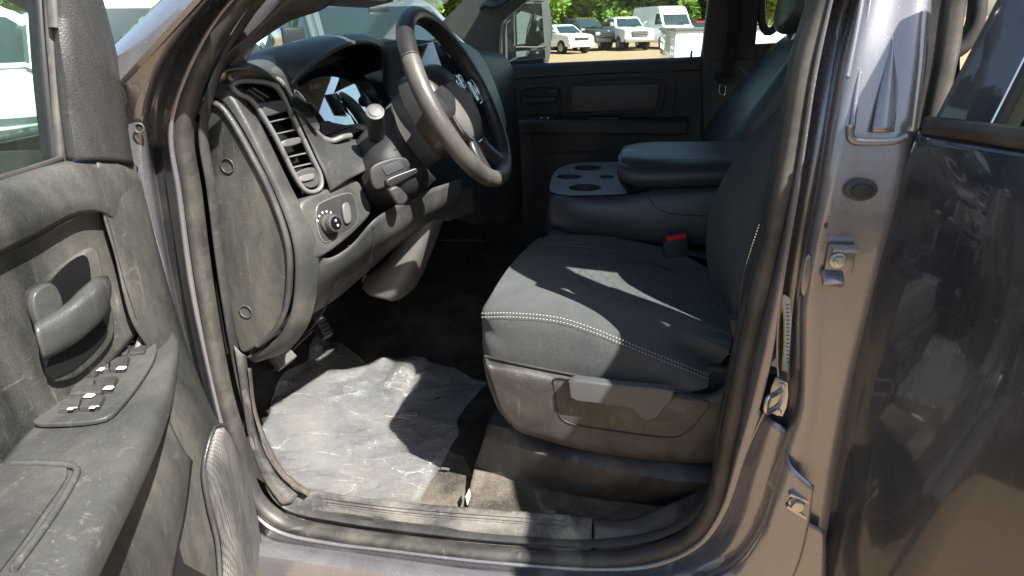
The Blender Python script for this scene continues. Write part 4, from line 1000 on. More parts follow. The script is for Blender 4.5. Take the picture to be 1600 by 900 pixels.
# thumb buttons
for s_ in (-1, 1):
    bm = bmesh.new(); bm_prism(bm, [wp(s_*x, y, .002 if s_ > 0 else -.02) for x, y in ((.088,.028),(.128,.024),(.134,.0),(.126,-.02),(.092,-.022))], wn*.006, .002)
    link('button_pad', bm, 'gloss', WHL, True, 40)
    tube('button_trim', [wp(s_*x, y, .008 if s_ > 0 else -.014) for x, y in ((.126,.028),(.137,.014),(.137,-.008),(.126,-.026),(.10,-.029))], .0022, 'chrome', WHL, n=24, up=wn)
    bm = bmesh.new()
    for x, y in ((.11,.012),(.11,-.008),(.099,.002),(.121,.002)): bm_disc(bm, wp(s_*x, y, .008 if s_ > 0 else -.014), wn, .0022, .0006, 10)
    link('symbol', bm, 'white', WHL, False)

# ================================================================== CENTRE STACK AND FAR DASH
SP = Plane(G(700, 150, .70), (.93, -.1, .36))
def spn(l, o=0): return [G(a, b, SP.off(o)) for a, b in l]
stack = loft('centre_stack', [
    [(600,66,.66),(630,62,.7),(670,64,.78),(720,74,.95),(760,80,1.2),(785,84,1.5)],
    [(598,110,.66),(640,112,.68),(690,112,.78),(740,100,.95),(775,100,1.2),(800,104,1.5)],
    [(600,180,.62),(640,190,.64),(700,200,.72),(760,190,.90),(790,190,1.2),(810,200,1.5)],
    [(640,270,.60),(670,280,.62),(720,290,.70),(770,290,.88),(800,290,1.2),(815,300,1.5)],
    [(690,330,.66),(710,340,.68),(740,350,.74),(780,350,.90),(805,350,1.2),(815,350,1.5)]], 'plastic_clean', DASH, n=40, m=5)
prism('radio_screen', spn([(636,76),(674,66),(688,108),(652,112)], .02), SP.n*.006, 'gloss', stack, bevel=.002)
prism('stack_bezel', spn([(690,60),(742,82),(768,130),(788,196),(778,200),(752,150),(716,100),(684,72)], .02), SP.n*.01, 'dash_hi', stack, bevel=.003, round_=50)
for q in ([(692,74),(706,78),(714,96),(700,90)], [(716,94),(734,112),(740,128),(722,108)], [(740,124),(756,150),(762,170),(746,146)]):
    prism('stack_vent', spn(q, .031), SP.n*.003, 'black', stack, bevel=.001)
tube('passenger_grab_bar', [(684,130,.85),(688,104,.85),(700,90,.86),(716,86,.88)], .016, 'vinyl', stack, n=20)
# mounting tongue below the column
prism('knee_bolster', GG([(690,300,.52),(740,290,.58),(745,330,.6),(705,345,.56)]), (-.1, .05, -.02), 'plastic_clean', stack, bevel=.01)

# ================================================================== PEDALS
def pedal(name, q, w, vec, mat='rubber_dark', ribs=5):
    P = GG(q); bm = bmesh.new(); bm_prism(bm, P, V(vec), .003)
    o = link(name, bm, mat, truck, True, 40)
    bm = bmesh.new()
    for i in range(1, ribs+1):
        t = i/(ribs+1); a = P[0].lerp(P[1], t); b = P[3].lerp(P[2], t)
        bm_tube(bm, [a.lerp(b, .12)-V(vec)*.04, a.lerp(b, .88)-V(vec)*.04], circ(.0022, 6), V((1, 0, .3)))
    link('pedal_ribs', bm, 'rubber' if name != 'brake_pedal' else 'rubber_dark', o)
    return o
pedal('parking_brake_pedal', [(408,548,.25),(432,574,.23),(460,556,.25),(436,532,.27)], 0, (-.02, .01, -.02), 'rubber_dark')
pb = prism('pedal_pad', GG([(422,556,.226),(438,576,.222),(464,556,.238),(448,538,.242)]), (-.012, .006, -.014), 'bezel', [o for o in COL.objects if o.name == 'parking_brake_pedal'][0], bevel=.002)
pedal('brake_pedal', [(434,520,.34),(462,542,.33),(492,514,.35),(470,496,.37)], 0, (-.02, .01, -.02))
pedal('accelerator_pedal', [(486,492,.42),(508,526,.41),(521,520,.43),(502,484,.44)], 0, (-.02, .01, -.02))

# ================================================================== DRIVER SEAT
def crow(l): return GG(l)
def ridge(p, d): return p+V(d)
rails = [
    crow([(763,574,.155),(768,576,.125),(800,580,.118),(880,592,.115),(980,607,.115),(1060,616,.115),(1100,608,.115)]),
    crow([(757,556,.155),(763,560,.122),(800,566,.115),(880,582,.112),(980,602,.112),(1060,612,.112),(1104,606,.112)]),
    crow([(754,528,.160),(759,531,.122),(800,538,.112),(880,554,.108),(980,574,.108),(1060,594,.110),(1106,604,.112)]),
    crow([(752,492,.165),(758,493,.130),(800,492,.120),(870,498,.118),(925,515,.118),(1000,546,.120),(1108,588,.125)]),
    crow([(757,478,.195),(768,474,.170),(800,470,.162),(870,476,.160),(940,494,.162),(1015,526,.165),(1122,572,.165)]),
    crow([(775,448,('z',1.1100)),(790,440,('z',1.1100)),(830,436,('z',1.1100)),(890,446,('z',1.1053)),(960,468,('z',1.0972)),(1040,505,('z',1.0878)),(1140,548,('z',1.0762))]),
    crow([(795,420,('z',1.1080)),(808,410,('z',1.1080)),(845,407,('z',1.1080)),(900,414,('z',1.1022)),(970,432,('z',1.0940)),(1050,470,('z',1.0847)),(1145,520,('z',1.0736))]),
    crow([(812,400,('z',1.1060)),(824,392,('z',1.1060)),(858,389,('z',1.1051)),(910,393,('z',1.0990)),(985,410,('z',1.0903)),(1060,440,('z',1.0815)),(1150,490,('z',1.0710))]),
    crow([(828,385,('z',1.1080)),(838,378,('z',1.1080)),(868,375,('z',1.1059)),(920,377,('z',1.0998)),(1000,391,('z',1.0905)),(1070,414,('z',1.0823)),(1150,460,('z',1.0730))]),
    crow([(840,376,('z',1.1160)),(850,370,('z',1.1160)),(880,367,('z',1.1125)),(940,368,('z',1.1055)),(1010,381,('z',1.0973)),(1075,402,('z',1.0897)),(1150,446,('z',1.0810))]),
    crow([(848,380,('z',1.1000)),(858,376,('z',1.0991)),(890,374,('z',1.0953)),(950,376,('z',1.0883)),(1020,388,('z',1.0802)),(1080,410,('z',1.0732)),(1150,450,('z',1.0650))]),
]
rails.append([p+V((0, .01, -.10)) for p in rails[-1]])
# front face : drop the leading points down
rails2 = []
for r in rails:
    a = r[0]; rails2.append([a+V((.03, 0, -.10)), a+V((.008, 0, -.045))]+r)
for k in (0, 1, 2):
    d = (0.0, .02, .04)[k]; rails2[k] = [rails[k][0]+V((.02, .03, -.02+d*.0)), rails[k][0]+V((.006, .01, -.0))]+rails[k]
seat = empty('front_seat_tmp'); bpy.data.objects.remove(seat)
cushion = loft('driver_seat', rails2, 'cushion_fabric', truck, n=90, m=6, thick=.0)
SEAT = cushion
for p in cushion.data.polygons:
    pass
# two rows of stitching along the near edge, seams
row1 = GG([(754,490,.1285),(800,489.5,.1185),(870,496,.1165),(925,512.5,.1165),(1000,543.5,.1185),(1106,585.5,.1235)])
row2 = GG([(754,496,.1255),(800,495.5,.1160),(870,502,.1140),(925,518.5,.1140),(1000,549.5,.116),(1106,592,.121)])
nv = V((0, -.0035, .002))
stitches('seat_stitching', [p+nv for p in row1], 70, 'stitch', SEAT); stitches('seat_stitching', [p+nv for p in row2], 70, 'stitch', SEAT)
tube('seat_piping', [p+V((0, -.001, 0)) for p in cat(GG([(757,556,.122),(800,566,.115),(880,582,.112),(980,602,.112),(1060,612,.112)]), 20)], .003, 'rubber_dark', SEAT, n=50)
tube('seat_seam', [p+V((0, 0, .0)) for p in cat(GG([(828,386,.49),(858,386,.49),(915,386,.49),(990,401,.49),(1062,428,.49),(1150,474,.49)]), 30)], .0025, 'rubber_dark', SEAT, n=50)
# hexagon-quilted insert
def hexmat():
    m, nt, b = newmat('hexagon_embossed_fabric'); L = nt.links; v = coords(nt)
    vo = nd(nt, 'ShaderNodeTexVoronoi'); vo.feature = 'DISTANCE_TO_EDGE'; vo.voronoi_dimensions = '2D'; vo.inputs['Scale'].default_value = 42; vo.inputs['Randomness'].default_value = .0
    # shear the lattice so that the cells become hexagons
    sx = nd(nt, 'ShaderNodeSeparateXYZ'); L.new(v, sx.inputs[0]); cx = nd(nt, 'ShaderNodeCombineXYZ')
    L.new(mth(nt, 'ADD', sx.outputs[0], mth(nt, 'MULTIPLY', sx.outputs[1], .5)), cx.inputs[0]); L.new(mth(nt, 'MULTIPLY', sx.outputs[1], .9), cx.inputs[1]); L.new(cx.outputs[0], vo.inputs['Vector'])
    e = nd(nt, 'ShaderNodeMapRange'); e.inputs['From Min'].default_value = .0; e.inputs['From Max'].default_value = .09; L.new(vo.outputs['Distance'], e.inputs['Value'])
    n1 = noise_f(nt, coords(nt), 1300, 2, .5, .35, .65)
    c = mixc(nt, n1, (.05, .055, .058), (.10, .105, .11)); L.new(mixc(nt, e.outputs[0], (.028, .03, .032), c), b.inputs['Base Color'])
    b.inputs['Roughness'].default_value = .95; b.inputs['Specular IOR Level'].default_value = .1
    bp = nd(nt, 'ShaderNodeBump'); bp.inputs['Strength'].default_value = .7; bp.inputs['Distance'].default_value = .002
    L.new(mth(nt, 'ADD', e.outputs[0], mth(nt, 'MULTIPLY', n1, .25)), bp.inputs['Height']); L.new(bp.outputs['Normal'], b.inputs['Normal'])
    return m
M['hex'] = hexmat()
ins = [cat(rails[k], 61) for k in (5, 6, 7, 8)]
def sub(r, a, b): return [r[int(60*(a+(b-a)*i/12))]+V((0, 0, .0015)) for i in range(13)]
cushion.data.materials.append(M['hex'])
# backrest: lofted along its height
back = loft('backrest', [
    GG([(1160,520,0.373),(1140,500,0.393),(1118,460,0.433),(1105,410,0.453),(1104,360,0.453),(1112,320,0.453),(1135,270,0.453),(1180,205,0.453),(1225,160,0.453),(1275,100,0.453)]),
    GG([(1165,520,0.333),(1146,490,0.353),(1128,450,0.373),(1118,400,0.383),(1120,350,0.393),(1132,305,0.393),(1158,255,0.393),(1200,205,0.393),(1245,150,0.393),(1290,90,0.393)]),
    GG([(1148,520,0.233),(1145,480,0.233),(1150,430,0.233),(1158,380,0.233),(1170,330,0.233),(1186,280,0.233),(1205,230,0.243),(1230,180,0.253),(1260,130,0.263),(1300,80,0.273)]),
    GG([(1150,522,0.193),(1152,480,0.188),(1160,440,0.188),(1172,390,0.188),(1186,340,0.188),(1200,290,0.193),(1218,240,0.198),(1240,190,0.203),(1268,140,0.213),(1310,90,0.223)]),
    GG([(1175,522,0.183),(1178,480,0.178),(1186,440,0.178),(1198,390,0.178),(1212,340,0.178),(1226,290,0.183),(1244,240,0.188),(1266,190,0.193),(1294,140,0.203),(1335,90,0.213)]),
    [p+V((.10, .02, 0)) for p in GG([(1175,522,0.183),(1178,480,0.178),(1186,440,0.178),(1198,390,0.178),(1212,340,0.178),(1226,290,0.183),(1244,240,0.188),(1266,190,0.193),(1294,140,0.203),(1335,90,0.213)])],
], 'fabric', SEAT, n=60, m=5, thick=0)
for dx in (0, 9):
    stitches('seat_stitching', [p+V((-.004, -.003, 0)) for p in GG([(1156+dx*.9,498,.184),(1160+dx,460,.184),(1166+dx,425,.184),(1178+dx,385,.184),(1190+dx,350,.184)])], 34, 'stitch', SEAT, up=V((-1, 0, 0)), r=.0007)
prism('backrest_hinge_cover', GG([(1140,500),(1180,505),(1176,540),(1146,536)], .14), (0, .03, 0), 'plastic', SEAT, bevel=.006)
# headrest & far side of the backrest: a closed body
bm = bmesh.new(); rows = []
for z, x, w, t in ((1.02, .15, .25, .10), (1.25, .22, .26, .11), (1.5, .29, .25, .10), (1.68, .35, .20, .08), (1.72, .37, .15, .04)):
    rows.append([V((x+.08+t*math.sin(q)*.7, .42+w*math.cos(q), z)) for q in [2*math.pi*i/24 for i in range(24)]])
vs, _ = bm_grid(bm, rows, closed_u=True); bm.faces.new(vs[0]); bm.faces.new(vs[-1][::-1]); bmesh.ops.recalc_face_normals(bm, faces=bm.faces)
link('backrest_shell', bm, 'fabric', SEAT)
# side shield and lever
shield = loft('seat_side_shield', [
    rl(.118, [(759,560),(764,564),(800,570),(880,584),(980,600),(1060,612),(1120,612),(1150,572),(1176,545)]),
    rl(.100, [(760,570),(766,574),(800,580),(880,596),(980,611),(1060,622),(1128,620),(1156,566),(1178,536)]),
    rl(.098, [(768,600),(775,602),(810,610),(860,616),(960,634),(1060,650),(1126,650),(1165,600),(1190,560)]),
    rl(.100, [(782,634),(790,642),(830,652),(870,668),(960,682),(1060,694),(1128,690),(1165,640),(1190,600)]),
    rl(.108, [(796,656),(806,668),(840,678),(880,690),(960,706),(1050,716),(1130,712),(1165,680),(1190,650)]),
    rl(.125, [(800,660),(810,672),(845,684),(885,696),(965,712),(1050,722),(1130,718),(1165,690),(1190,660)])], 'seatplastic', SEAT, n=70, m=5, thick=.004)
loft('shield_front', [rl(.118, [(759,560),(762,575),(770,604),(784,638),(800,661)]), rl(.14, [(757,558),(759,575),(766,604),(780,638),(798,661)]), [p+V((.02, .10, 0)) for p in GG(rl(.14, [(757,558),(759,575),(766,604),(780,638),(798,661)]))]], 'seatplastic', SEAT, n=20, m=3)
prism('shield_recess', [G(a, b, .097) for a, b in [(868,592),(900,596),(1000,612),(1060,622),(1106,630),(1092,652),(1070,674),(1050,682),(960,672),(900,662),(882,655),(872,640),(870,615)]], (0, .004, 0), 'seatplastic', SEAT, bevel=.0015)
tube('recess_edge', [G(a, b, .096) for a, b in [(866,592),(900,595),(1000,611),(1060,621),(1108,629),(1094,653),(1072,676),(1050,684),(960,674),(900,664),(880,656),(870,640),(867,615)]], .0015, 'rubber_dark', SEAT, n=80, closed=True)
lev = prism('height_lever', [G(a, b, .072) for a, b in [(888,598),(900,594),(960,602),(1030,608),(1054,612),(1050,626),(1038,640),(1026,655),(1012,659),(1000,655),(988,640),(950,634),(900,628),(890,622)]], (0, .022, 0), 'lever', SEAT, bevel=.005, seg=4)
# seat frame foot in the gap
box('seat_rail', (-.02, .30, .835), (.45, .03, .04), 'steel', SEAT, bevel=.004)
box('seat_rail', (-.02, .55, .835), (.45, .03, .04), 'steel', SEAT, bevel=.004)
box('seat_base', (.20, .40, .93), (.30, .50, .18), 'rubber_dark', SEAT, bevel=.01)
# belt buckle
bk = G(1058, 388, .58); 
Bk = Matrix.Rotation(R(-10), 3, 'Y')@Matrix.Rotation(R(12), 3, 'Z')
bm = bmesh.new(); bm_box(bm, bk+V((0, 0, -.025)), (.058, .026, .10), Bk, .005); buckle = link('belt_buckle', bm, 'plastic_clean', SEAT, True, 40)
bm = bmesh.new(); bm_box(bm, bk+Bk@V((0, 0, .027)), (.048, .018, .012), Bk, .002); link('release_button', bm, 'red', SEAT, True, 40)
tube('buckle_strap', [bk+V((0, 0, -.05)), bk+V((.015, .0, -.09)), bk+V((.03, .0, -.13))], .01, 'plastic_clean', SEAT, n=10, prof=circ(.02, 10, .006))

# ================================================================== CENTRE CONSOLE AND BENCH
tz = 1.200
def ct(px, py, z=tz): return G(px, py, ('z', z))
tray = [(862,300),(860,285),(868,268),(885,258),(910,254),(950,253),(985,252),(1010,260),(1010,295),(985,302),(960,304),(920,305),(885,305)]
trp = cat([ct(*q) for q in tray], 70, True)
low = [p+V((0, 0, -.03)) for p in trp]; cen = sum(trp, V())/len(trp)
bm = bmesh.new()
rows = [[cen+(p-cen)*.0 for p in trp]]
body_rows = [[p+V((0, 0, -.004)) for p in trp], [cen+(p-cen)*1.03+V((0, 0, -.012)) for p in trp], [cen+(p-cen)*1.06+V((0, 0, -.045)) for p in trp],
             [cen+(p-cen)*1.06+V((0, 0, -.13)) for p in trp], [cen+(p-cen)*.98+V((.01, 0, -.165)) for p in trp]]
bm_grid(bm, body_rows, closed_u=True); bmesh.ops.recalc_face_normals(bm, faces=bm.faces)
console = link('centre_console', bm, 'plastic_clean', truck, True, 60)
CON = console
# tray top with cup wells (boolean-free: rim plate with holes built as a triangulated face)
cups = [(ct(918, 262), .043), (ct(889, 276), .036), (ct(914, 293), .045), (ct(948,276), .022)]
bm = bmesh.new()
top = [bm.verts.new(p) for p in trp]; edges = [bm.edges.new((top[i], top[(i+1) % len(top)])) for i in range(len(top))]
holes = []
for c, r in cups:
    hv = [bm.verts.new(c+V((r*math.cos(2*math.pi*i/28), r*math.sin(2*math.pi*i/28)*.95, 0))) for i in range(28)]
    edges += [bm.edges.new((hv[i], hv[(i+1) % 28])) for i in range(28)]; holes.append(hv)
bmesh.ops.triangle_fill(bm, use_beauty=True, edges=edges)
for hv in holes:
    lo = [bm.verts.new(v.co+V((0, 0, -.07))) for v in hv]
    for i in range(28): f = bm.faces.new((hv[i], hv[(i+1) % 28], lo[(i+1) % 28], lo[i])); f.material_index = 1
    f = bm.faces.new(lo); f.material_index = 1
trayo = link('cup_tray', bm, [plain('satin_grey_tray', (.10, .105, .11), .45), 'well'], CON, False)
bm = bmesh.new(); bm_disc(bm, ct(905, 278)+V((0, 0, -.06)), (0, 0, 1), .014, .075, 24, None, .006); link('cup_divider', bm, 'plastic_clean', CON, True, 40)
loft('console_side', [
    GG([(862,303,.70),(900,308,.68),(960,308,.68),(1010,300,.68),(1060,296,.68),(1130,292,.68)]),
    GG([(857,318,.69),(900,322,.665),(960,324,.66),(1010,320,.66),(1060,318,.66),(1130,318,.66)]),
    GG([(857,340,.69),(900,350,.665),(960,356,.655),(1010,360,.65),(1060,364,.65),(1125,368,.65)]),
    GG([(862,352,.70),(900,364,.68),(960,372,.67),(1010,378,.66),(1060,382,.66),(1120,384,.66)]),
    GG([(875,352,.78),(910,362,.76),(960,370,.74),(1010,374,.74),(1060,378,.74),(1120,380,.74)])], 'vinyl', CON, n=40, m=4)
tube('console_seam', [(1010,298,.672),(1016,312,.662),(1028,326,.655),(1050,334,.65),(1125,338,.65)], .0012, 'rubber_dark', CON, n=30)
for c, r in cups[:3]: ring('cup_rim', c+V((0, 0, .0005)), (0, 0, 1), r+.001, .0022, 'plastic_clean', CON, ry=r*.95)
# armrest lid
lid = loft('armrest_lid', [
    GG([(968,282,.70),(985,290,.69),(1020,294,.69),(1070,294,.69),(1130,292,.69),(1180,288,.69)]),
    GG([(965,268,.70),(985,276,.682),(1020,278,.68),(1070,276,.68),(1130,274,.68),(1180,270,.68)]),
    GG([(967,256,.715),(985,262,.70),(1020,264,.70),(1070,262,.70),(1130,260,.70),(1180,258,.70)]),
    GG([(970,244,.75),(990,247,.74),(1020,249,.74),(1070,250,.74),(1130,248,.74),(1180,246,.74)]),
    GG([(972,234,.84),(990,232,.84),(1020,234,.84),(1070,235,.84),(1130,234,.84),(1180,233,.84)]),
    GG([(980,228,.95),(1000,224,.95),(1030,222,.95),(1080,222,.95),(1130,221,.95),(1180,220,.95)]),
    GG([(990,232,1.0),(1005,230,1.0),(1035,229,1.0),(1080,229,1.0),(1130,229,1.0),(1180,228,1.0)])], 'vinyl', CON, n=40, m=5)
stitches('lid_stitching', [p+V((0, -.003, .002)) for p in GG([(972,272,.688),(990,276.5,.68),(1020,278,.678),(1070,276,.678),(1140,273,.678)])], 52, 'dash_hi', CON)
tube('lid_seam', [p+V((0, 0, .0015)) for p in GG([(1008,226,.94),(1000,236,.86),(1004,246,.77),(1024,250.5,.74),(1070,251,.74),(1140,249,.74)])], .002, 'rubber_dark', CON, n=40)
prism('lid_latch', GG([(968,250,.74),(978,236,.82),(996,238,.80),(994,256,.725),(976,262,.70)]), (-.004, 0, .005), 'dash_hi', CON, bevel=.002, round_=24)
loft('lid_front', [GG([(968,282,.70),(965,268,.70),(967,256,.715),(970,244,.75),(972,234,.84),(980,228,.95)]), [p+V((.03, .02, -.05)) for p in GG([(968,282,.72),(968,275,.75),(970,268,.78),(974,262,.82),(978,258,.88),(982,250,.95)])]], 'vinyl', CON, n=20, m=3)
# centre bench cushion and passenger seat
loft('centre_cushion', [
    GG([(855,372,.66),(930,380,.66),(1000,384,.66),(1100,405,.66),(1160,430,.66)]),
    GG([(858,362,.69),(930,366,.69),(1000,372,.69),(1100,390,.69),(1160,410,.69)]),
    [V((-.26, .99, 1.08)), V((0, .99, 1.08)), V((.3, .99, 1.08))],
    [V((-.28, 1.0, .9)), V((0, 1.0, .9)), V((.3, 1.0, .9))]], 'vinyl', CON, n=30, m=4)
prism('bench_base', [V((-.24, .66, .66)), V((.4, .66, .66)), V((.4, .66, 1.02)), V((-.26, .66, 1.02))], (0, .33, 0), 'rubber_dark', CON, bevel=.01)
pbase = [(1.05, 1.50)]
pseat = loft('passenger_seat', [
    [V((-.24, 1.02, .9)), V((0, 1.02, .9)), V((.3, 1.02, .9))],
    [V((-.28, 1.02, 1.06)), V((0, 1.03, 1.08)), V((.3, 1.03, 1.05))],
    [V((-.30, 1.27, 1.06)), V((0, 1.27, 1.05)), V((.3, 1.27, 1.02))],
    [V((-.28, 1.50, 1.06)), V((0, 1.50, 1.08)), V((.3, 1.50, 1.05))],
    [V((-.24, 1.52, .9)), V((0, 1.52, .9)), V((.3, 1.52, .9))]], 'fabric', truck, n=20, m=5)
PS = pseat
pback = loft('backrest', [
    GG([(1095,222,1.50),(1110,190,1.50),(1140,150,1.50),(1170,115,1.50),(1200,80,1.50),(1235,56,1.50),(1275,50,1.50)]),
    GG([(1098,222,1.42),(1116,188,1.42),(1148,146,1.42),(1178,108,1.42),(1208,72,1.42),(1240,50,1.42),(1280,46,1.42)]),
    GG([(1106,222,1.28),(1130,186,1.28),(1165,140,1.28),(1195,100,1.28),(1222,66,1.28),(1250,50,1.28),(1290,46,1.28)]),
    GG([(1120,226,1.13),(1148,190,1.12),(1182,146,1.12),(1212,106,1.12),(1240,72,1.12),(1262,56,1.12),(1300,50,1.12)]),
    GG([(1142,232,1.04),(1168,196,1.03),(1200,150,1.03),(1228,110,1.03),(1252,80,1.03),(1272,62,1.03),(1310,54,1.03)]),
    GG([(1190,240,1.02),(1210,206,1.01),(1240,160,1.01),(1268,120,1.01),(1292,84,1.01),(1312,66,1.01),(1350,60,1.01)])], 'vinyl', PS, n=30, m=5)
for o_ in (0, 6):
    stitches('seat_stitching', [p+V((-.004, -.004, 0)) for p in GG([(1144+o_,212,1.07),(1166+o_,184,1.07),(1186+o_,157,1.07),(1202+o_,134,1.07)])], 30, 'stitch', PS, up=V((-1, 0, 0)), r=.0012)
tube('seat_seam', [p+V((-.003, -.003, 0)) for p in GG([(1158,105,1.3),(1180,130,1.25),(1188,150,1.2)])], .0015, 'dash_hi', PS, n=12)
tube('seat_seam', [p+V((-.003, -.003, .003)) for p in GG([(1202,150,1.09),(1222,128,1.06),(1240,84,1.2),(1250,65,1.35),(1240,62,1.4)])], .0015, 'dash_hi', PS, n=20)
# headrests
def headrest(px, py, y, parent, s=1):
    c = G(px, py, y); bm = bmesh.new(); bmesh.ops.create_uvsphere(bm, u_segments=24, v_segments=14, radius=1)
    for v in bm.verts:
        q = V([math.copysign(abs(k)**.75, k) for k in v.co]); v.co = c+V((q.x*.055+q.z*.02, q.y*.13, q.z*.095))*s
    o = link('headrest', bm, 'vinyl', parent); 
    for dy in (-.05, .05): tube('headrest_post', [c+V((.0, dy, -.06)), c+V((-.03, dy, -.16))], .006, 'steel', parent, n=4)
headrest(1250, 0, 1.25, PS)
headrest(1330, -60, .42, SEAT)
stitches('seat_stitching', [p+V((-.01, -.01, 0)) for p in GG([(1222,-6,1.14),(1230,14,1.14),(1240,30,1.15)])], 14, 'stitch', PS, up=V((-1, 0, 0)))
# rear bench and its headrest in the dark
loft('rear_bench', [[V((.75, .15, 1.0)), V((.75, .9, 1.02)), V((.75, 1.6, 1.0))], [V((1.15, .15, 1.0)), V((1.15, .9, 1.0)), V((1.15, 1.6, 1.0))], [V((1.25, .15, 1.55)), V((1.25, .9, 1.6)), V((1.25, 1.6, 1.55))]], 'fabric', truck, n=20, m=5)

# ================================================================== FAR DOOR
FY = 1.62
def fy(l, y=FY): return [G(a, b, y) for a, b in l]
fard = prism('passenger_door', fy([(760,104),(1100,91),(1112,91),(1108,450),(760,470)]), (0, .07, 0), 'plastic_clean', truck)
FDR = fard
tube('belt_seal', [(775,105,FY-.005),(900,100,FY-.005),(1096,93,FY-.005)], .006, 'rubber', FDR, n=10)
zb_ = G(900, 100, FY).z; xa2 = G(772, 106, FY).x; xb2 = G(1096, 94, FY).x
prism('upper_trim', [V((xa2, FY+.005, zb_)), V((xa2, FY-.014, zb_-.004)), V((xa2, FY-.022, zb_-.012)), V((xa2, FY-.022, zb_-.044)), V((xa2, FY+.005, zb_-.05))], (xb2-xa2, 0, .02), 'plastic_clean', FDR, bevel=.005)
tube('trim_groove', fy([(797,190),(795,150),(796,130),(804,122),(850,118),(950,113),(1040,111),(1052,116),(1052,150),(1048,190)], FY-.022), .003, 'dash', FDR, n=80, prof=circ(.003, 8, .0025))
prism('door_insert', fy([(892,138),(900,134),(1030,130),(1028,164),(1022,172),(892,176)], FY-.012), (0, .01, 0), 'vinyl', FDR, bevel=.004)
tube('insert_edge', fy([(886,178),(886,138),(896,130),(1034,126),(1034,166),(1026,176),(886,180)], FY-.014), .0035, 'plastic_clean', FDR, n=60)
tube('handle_bezel', fy([(814,140),(872,137),(874,160),(874,180),(818,182),(813,160)], FY-.02), .004, 'plastic_clean', FDR, n=60, closed=True)
prism('handle_recess', fy([(815,142),(872,139),(873,178),(818,180)], FY-.016), (0, .01, 0), 'black', FDR)
prism('pull_handle', fy([(817,154),(852,153),(870,152),(870,158),(850,162),(818,163)], FY-.04), (0, .02, 0), 'plastic_clean', FDR, bevel=.004)
prism('lock_flap', fy([(850,140),(870,139),(868,147),(856,148)], FY-.03), (0, .01, 0), 'plastic', FDR, bevel=.003)
za = G(900, 182, FY).z; xa, xb = G(796, 186, FY).x, G(1074, 190, FY).x
prism('armrest', [V((xa, FY+.005, za)), V((xa, FY-.064, za-.004)), V((xa, FY-.074, za-.014)), V((xa, FY-.074, za-.050)), V((xa, FY+.005, za-.060))], (xb-xa, 0, 0), 'plastic_clean', FDR, bevel=.008)
prism('switch_plate', fy([(832,184),(866,183),(864,187),(830,188)], FY-.045), (0, .02, .003), 'plastic', FDR)
bm = bmesh.new()
for q in ((846, 184.5), (856, 184.3)): bm_disc(bm, G(*q, FY-.052), (0, -.5, 1), .004, .001, 10)
link('symbol', bm, 'white', FDR, False)
prism('pull_slot', fy([(920,184),(968,183),(965,188),(922,189)], FY-.05), (0, .01, .003), 'black', FDR)
tube('pocket_edge', fy([(830,212),(836,232),(846,238),(900,238),(960,238)], FY-.004), .004, 'plastic_clean', FDR, n=40)
prism('sail_panel', fy([(762,104),(776,104),(779,60),(784,33),(760,20)], FY-.005), (0, .05, 0), 'plastic_clean', FDR)
tube('window_frame', fy([(777,105),(780,60),(784,33),(800,18),(826,-2),(860,-30)], FY), .006, 'rubber_dark', FDR, n=40)
tube('window_frame', fy([(1096,93),(1104,40),(1112,-30)], FY), .006, 'rubber_dark', FDR, n=20)
prism('window_glass', fy([(776,106),(784,33),(826,-2),(870,-40),(1112,-40),(1096,93)], FY+.035), (0, .003, 0), 'glass', FDR, smooth=False)
tube('lock_pin', fy([(1080,92),(1080,86),(1081,79)], FY-.005), .004, 'black', FDR, n=6)
# far A pillar, grab handle
fap = prism('far_a_pillar', GG([(690,34),(730,-6),(760,-60),(900,-60),(824,0),(784,33),(780,60),(778,105),(740,80)], 1.58), (0, .05, 0), 'plastic', cab, bevel=.006)
tube('far_grab_handle', [(752,12,1.52),(760,6,1.50),(776,8,1.47),(790,2,1.47),(812,-16,1.50),(822,-26,1.53)], .010, 'plastic_clean', cab, n=30)
prism('handle_recess', GG([(754,8),(770,0),(800,-20),(806,-8),(780,8),(762,14)], 1.565), (0, .012, 0), 'rubber_dark', cab, bevel=.002)
# far B pillar with belt
fbp = prism('far_b_pillar', GG([(1098,216),(1096,94),(1102,40),(1112,-40),(1196,-40),(1185,20),(1180,80),(1170,216)], 1.60), (0, .06, 0), 'plastic_clean', cab, bevel=.006)
prism('lower_pillar_trim', GG([(1110,92),(1180,92),(1176,300),(1108,300)], 1.595), (0, .05, 0), 'plastic_clean', cab, bevel=.005)
belt = prism('seat_belt', GG([(1133,-40),(1163,-40),(1152,60),(1144,122),(1126,120),(1138,40)], 1.56), (0, .003, 0), fabric('belt_webbing', (.02, .02, .021), (.04, .04, .042), 900), truck)
tube('belt_anchor', [(1118,114,1.55),(1120,124,1.55),(1134,128,1.55),(1146,126,1.55),(1147,116,1.55)], .006, 'plastic_clean', belt, n=20)
tube('belt_tongue', [(1125,132,1.55),(1124,146,1.55),(1132,148,1.55),(1134,134,1.55)], .0022, 'chrome', belt, n=20)
# rear quarter opening shapes seen behind the pillar
prism('far_rear_door', GG([(1170,400),(1170,70),(1240,66),(1500,60),(1500,400)], 1.66), (0, .06, 0), 'plastic_clean', truck)
tube('far_rear_frame', [(1190,-40,1.62),(1190,20,1.62),(1192,40,1.62),(1200,50,1.62),(1212,42,1.62),(1218,20,1.62),(1224,-40,1.62)], .014, 'plastic_clean', cab, n=40)

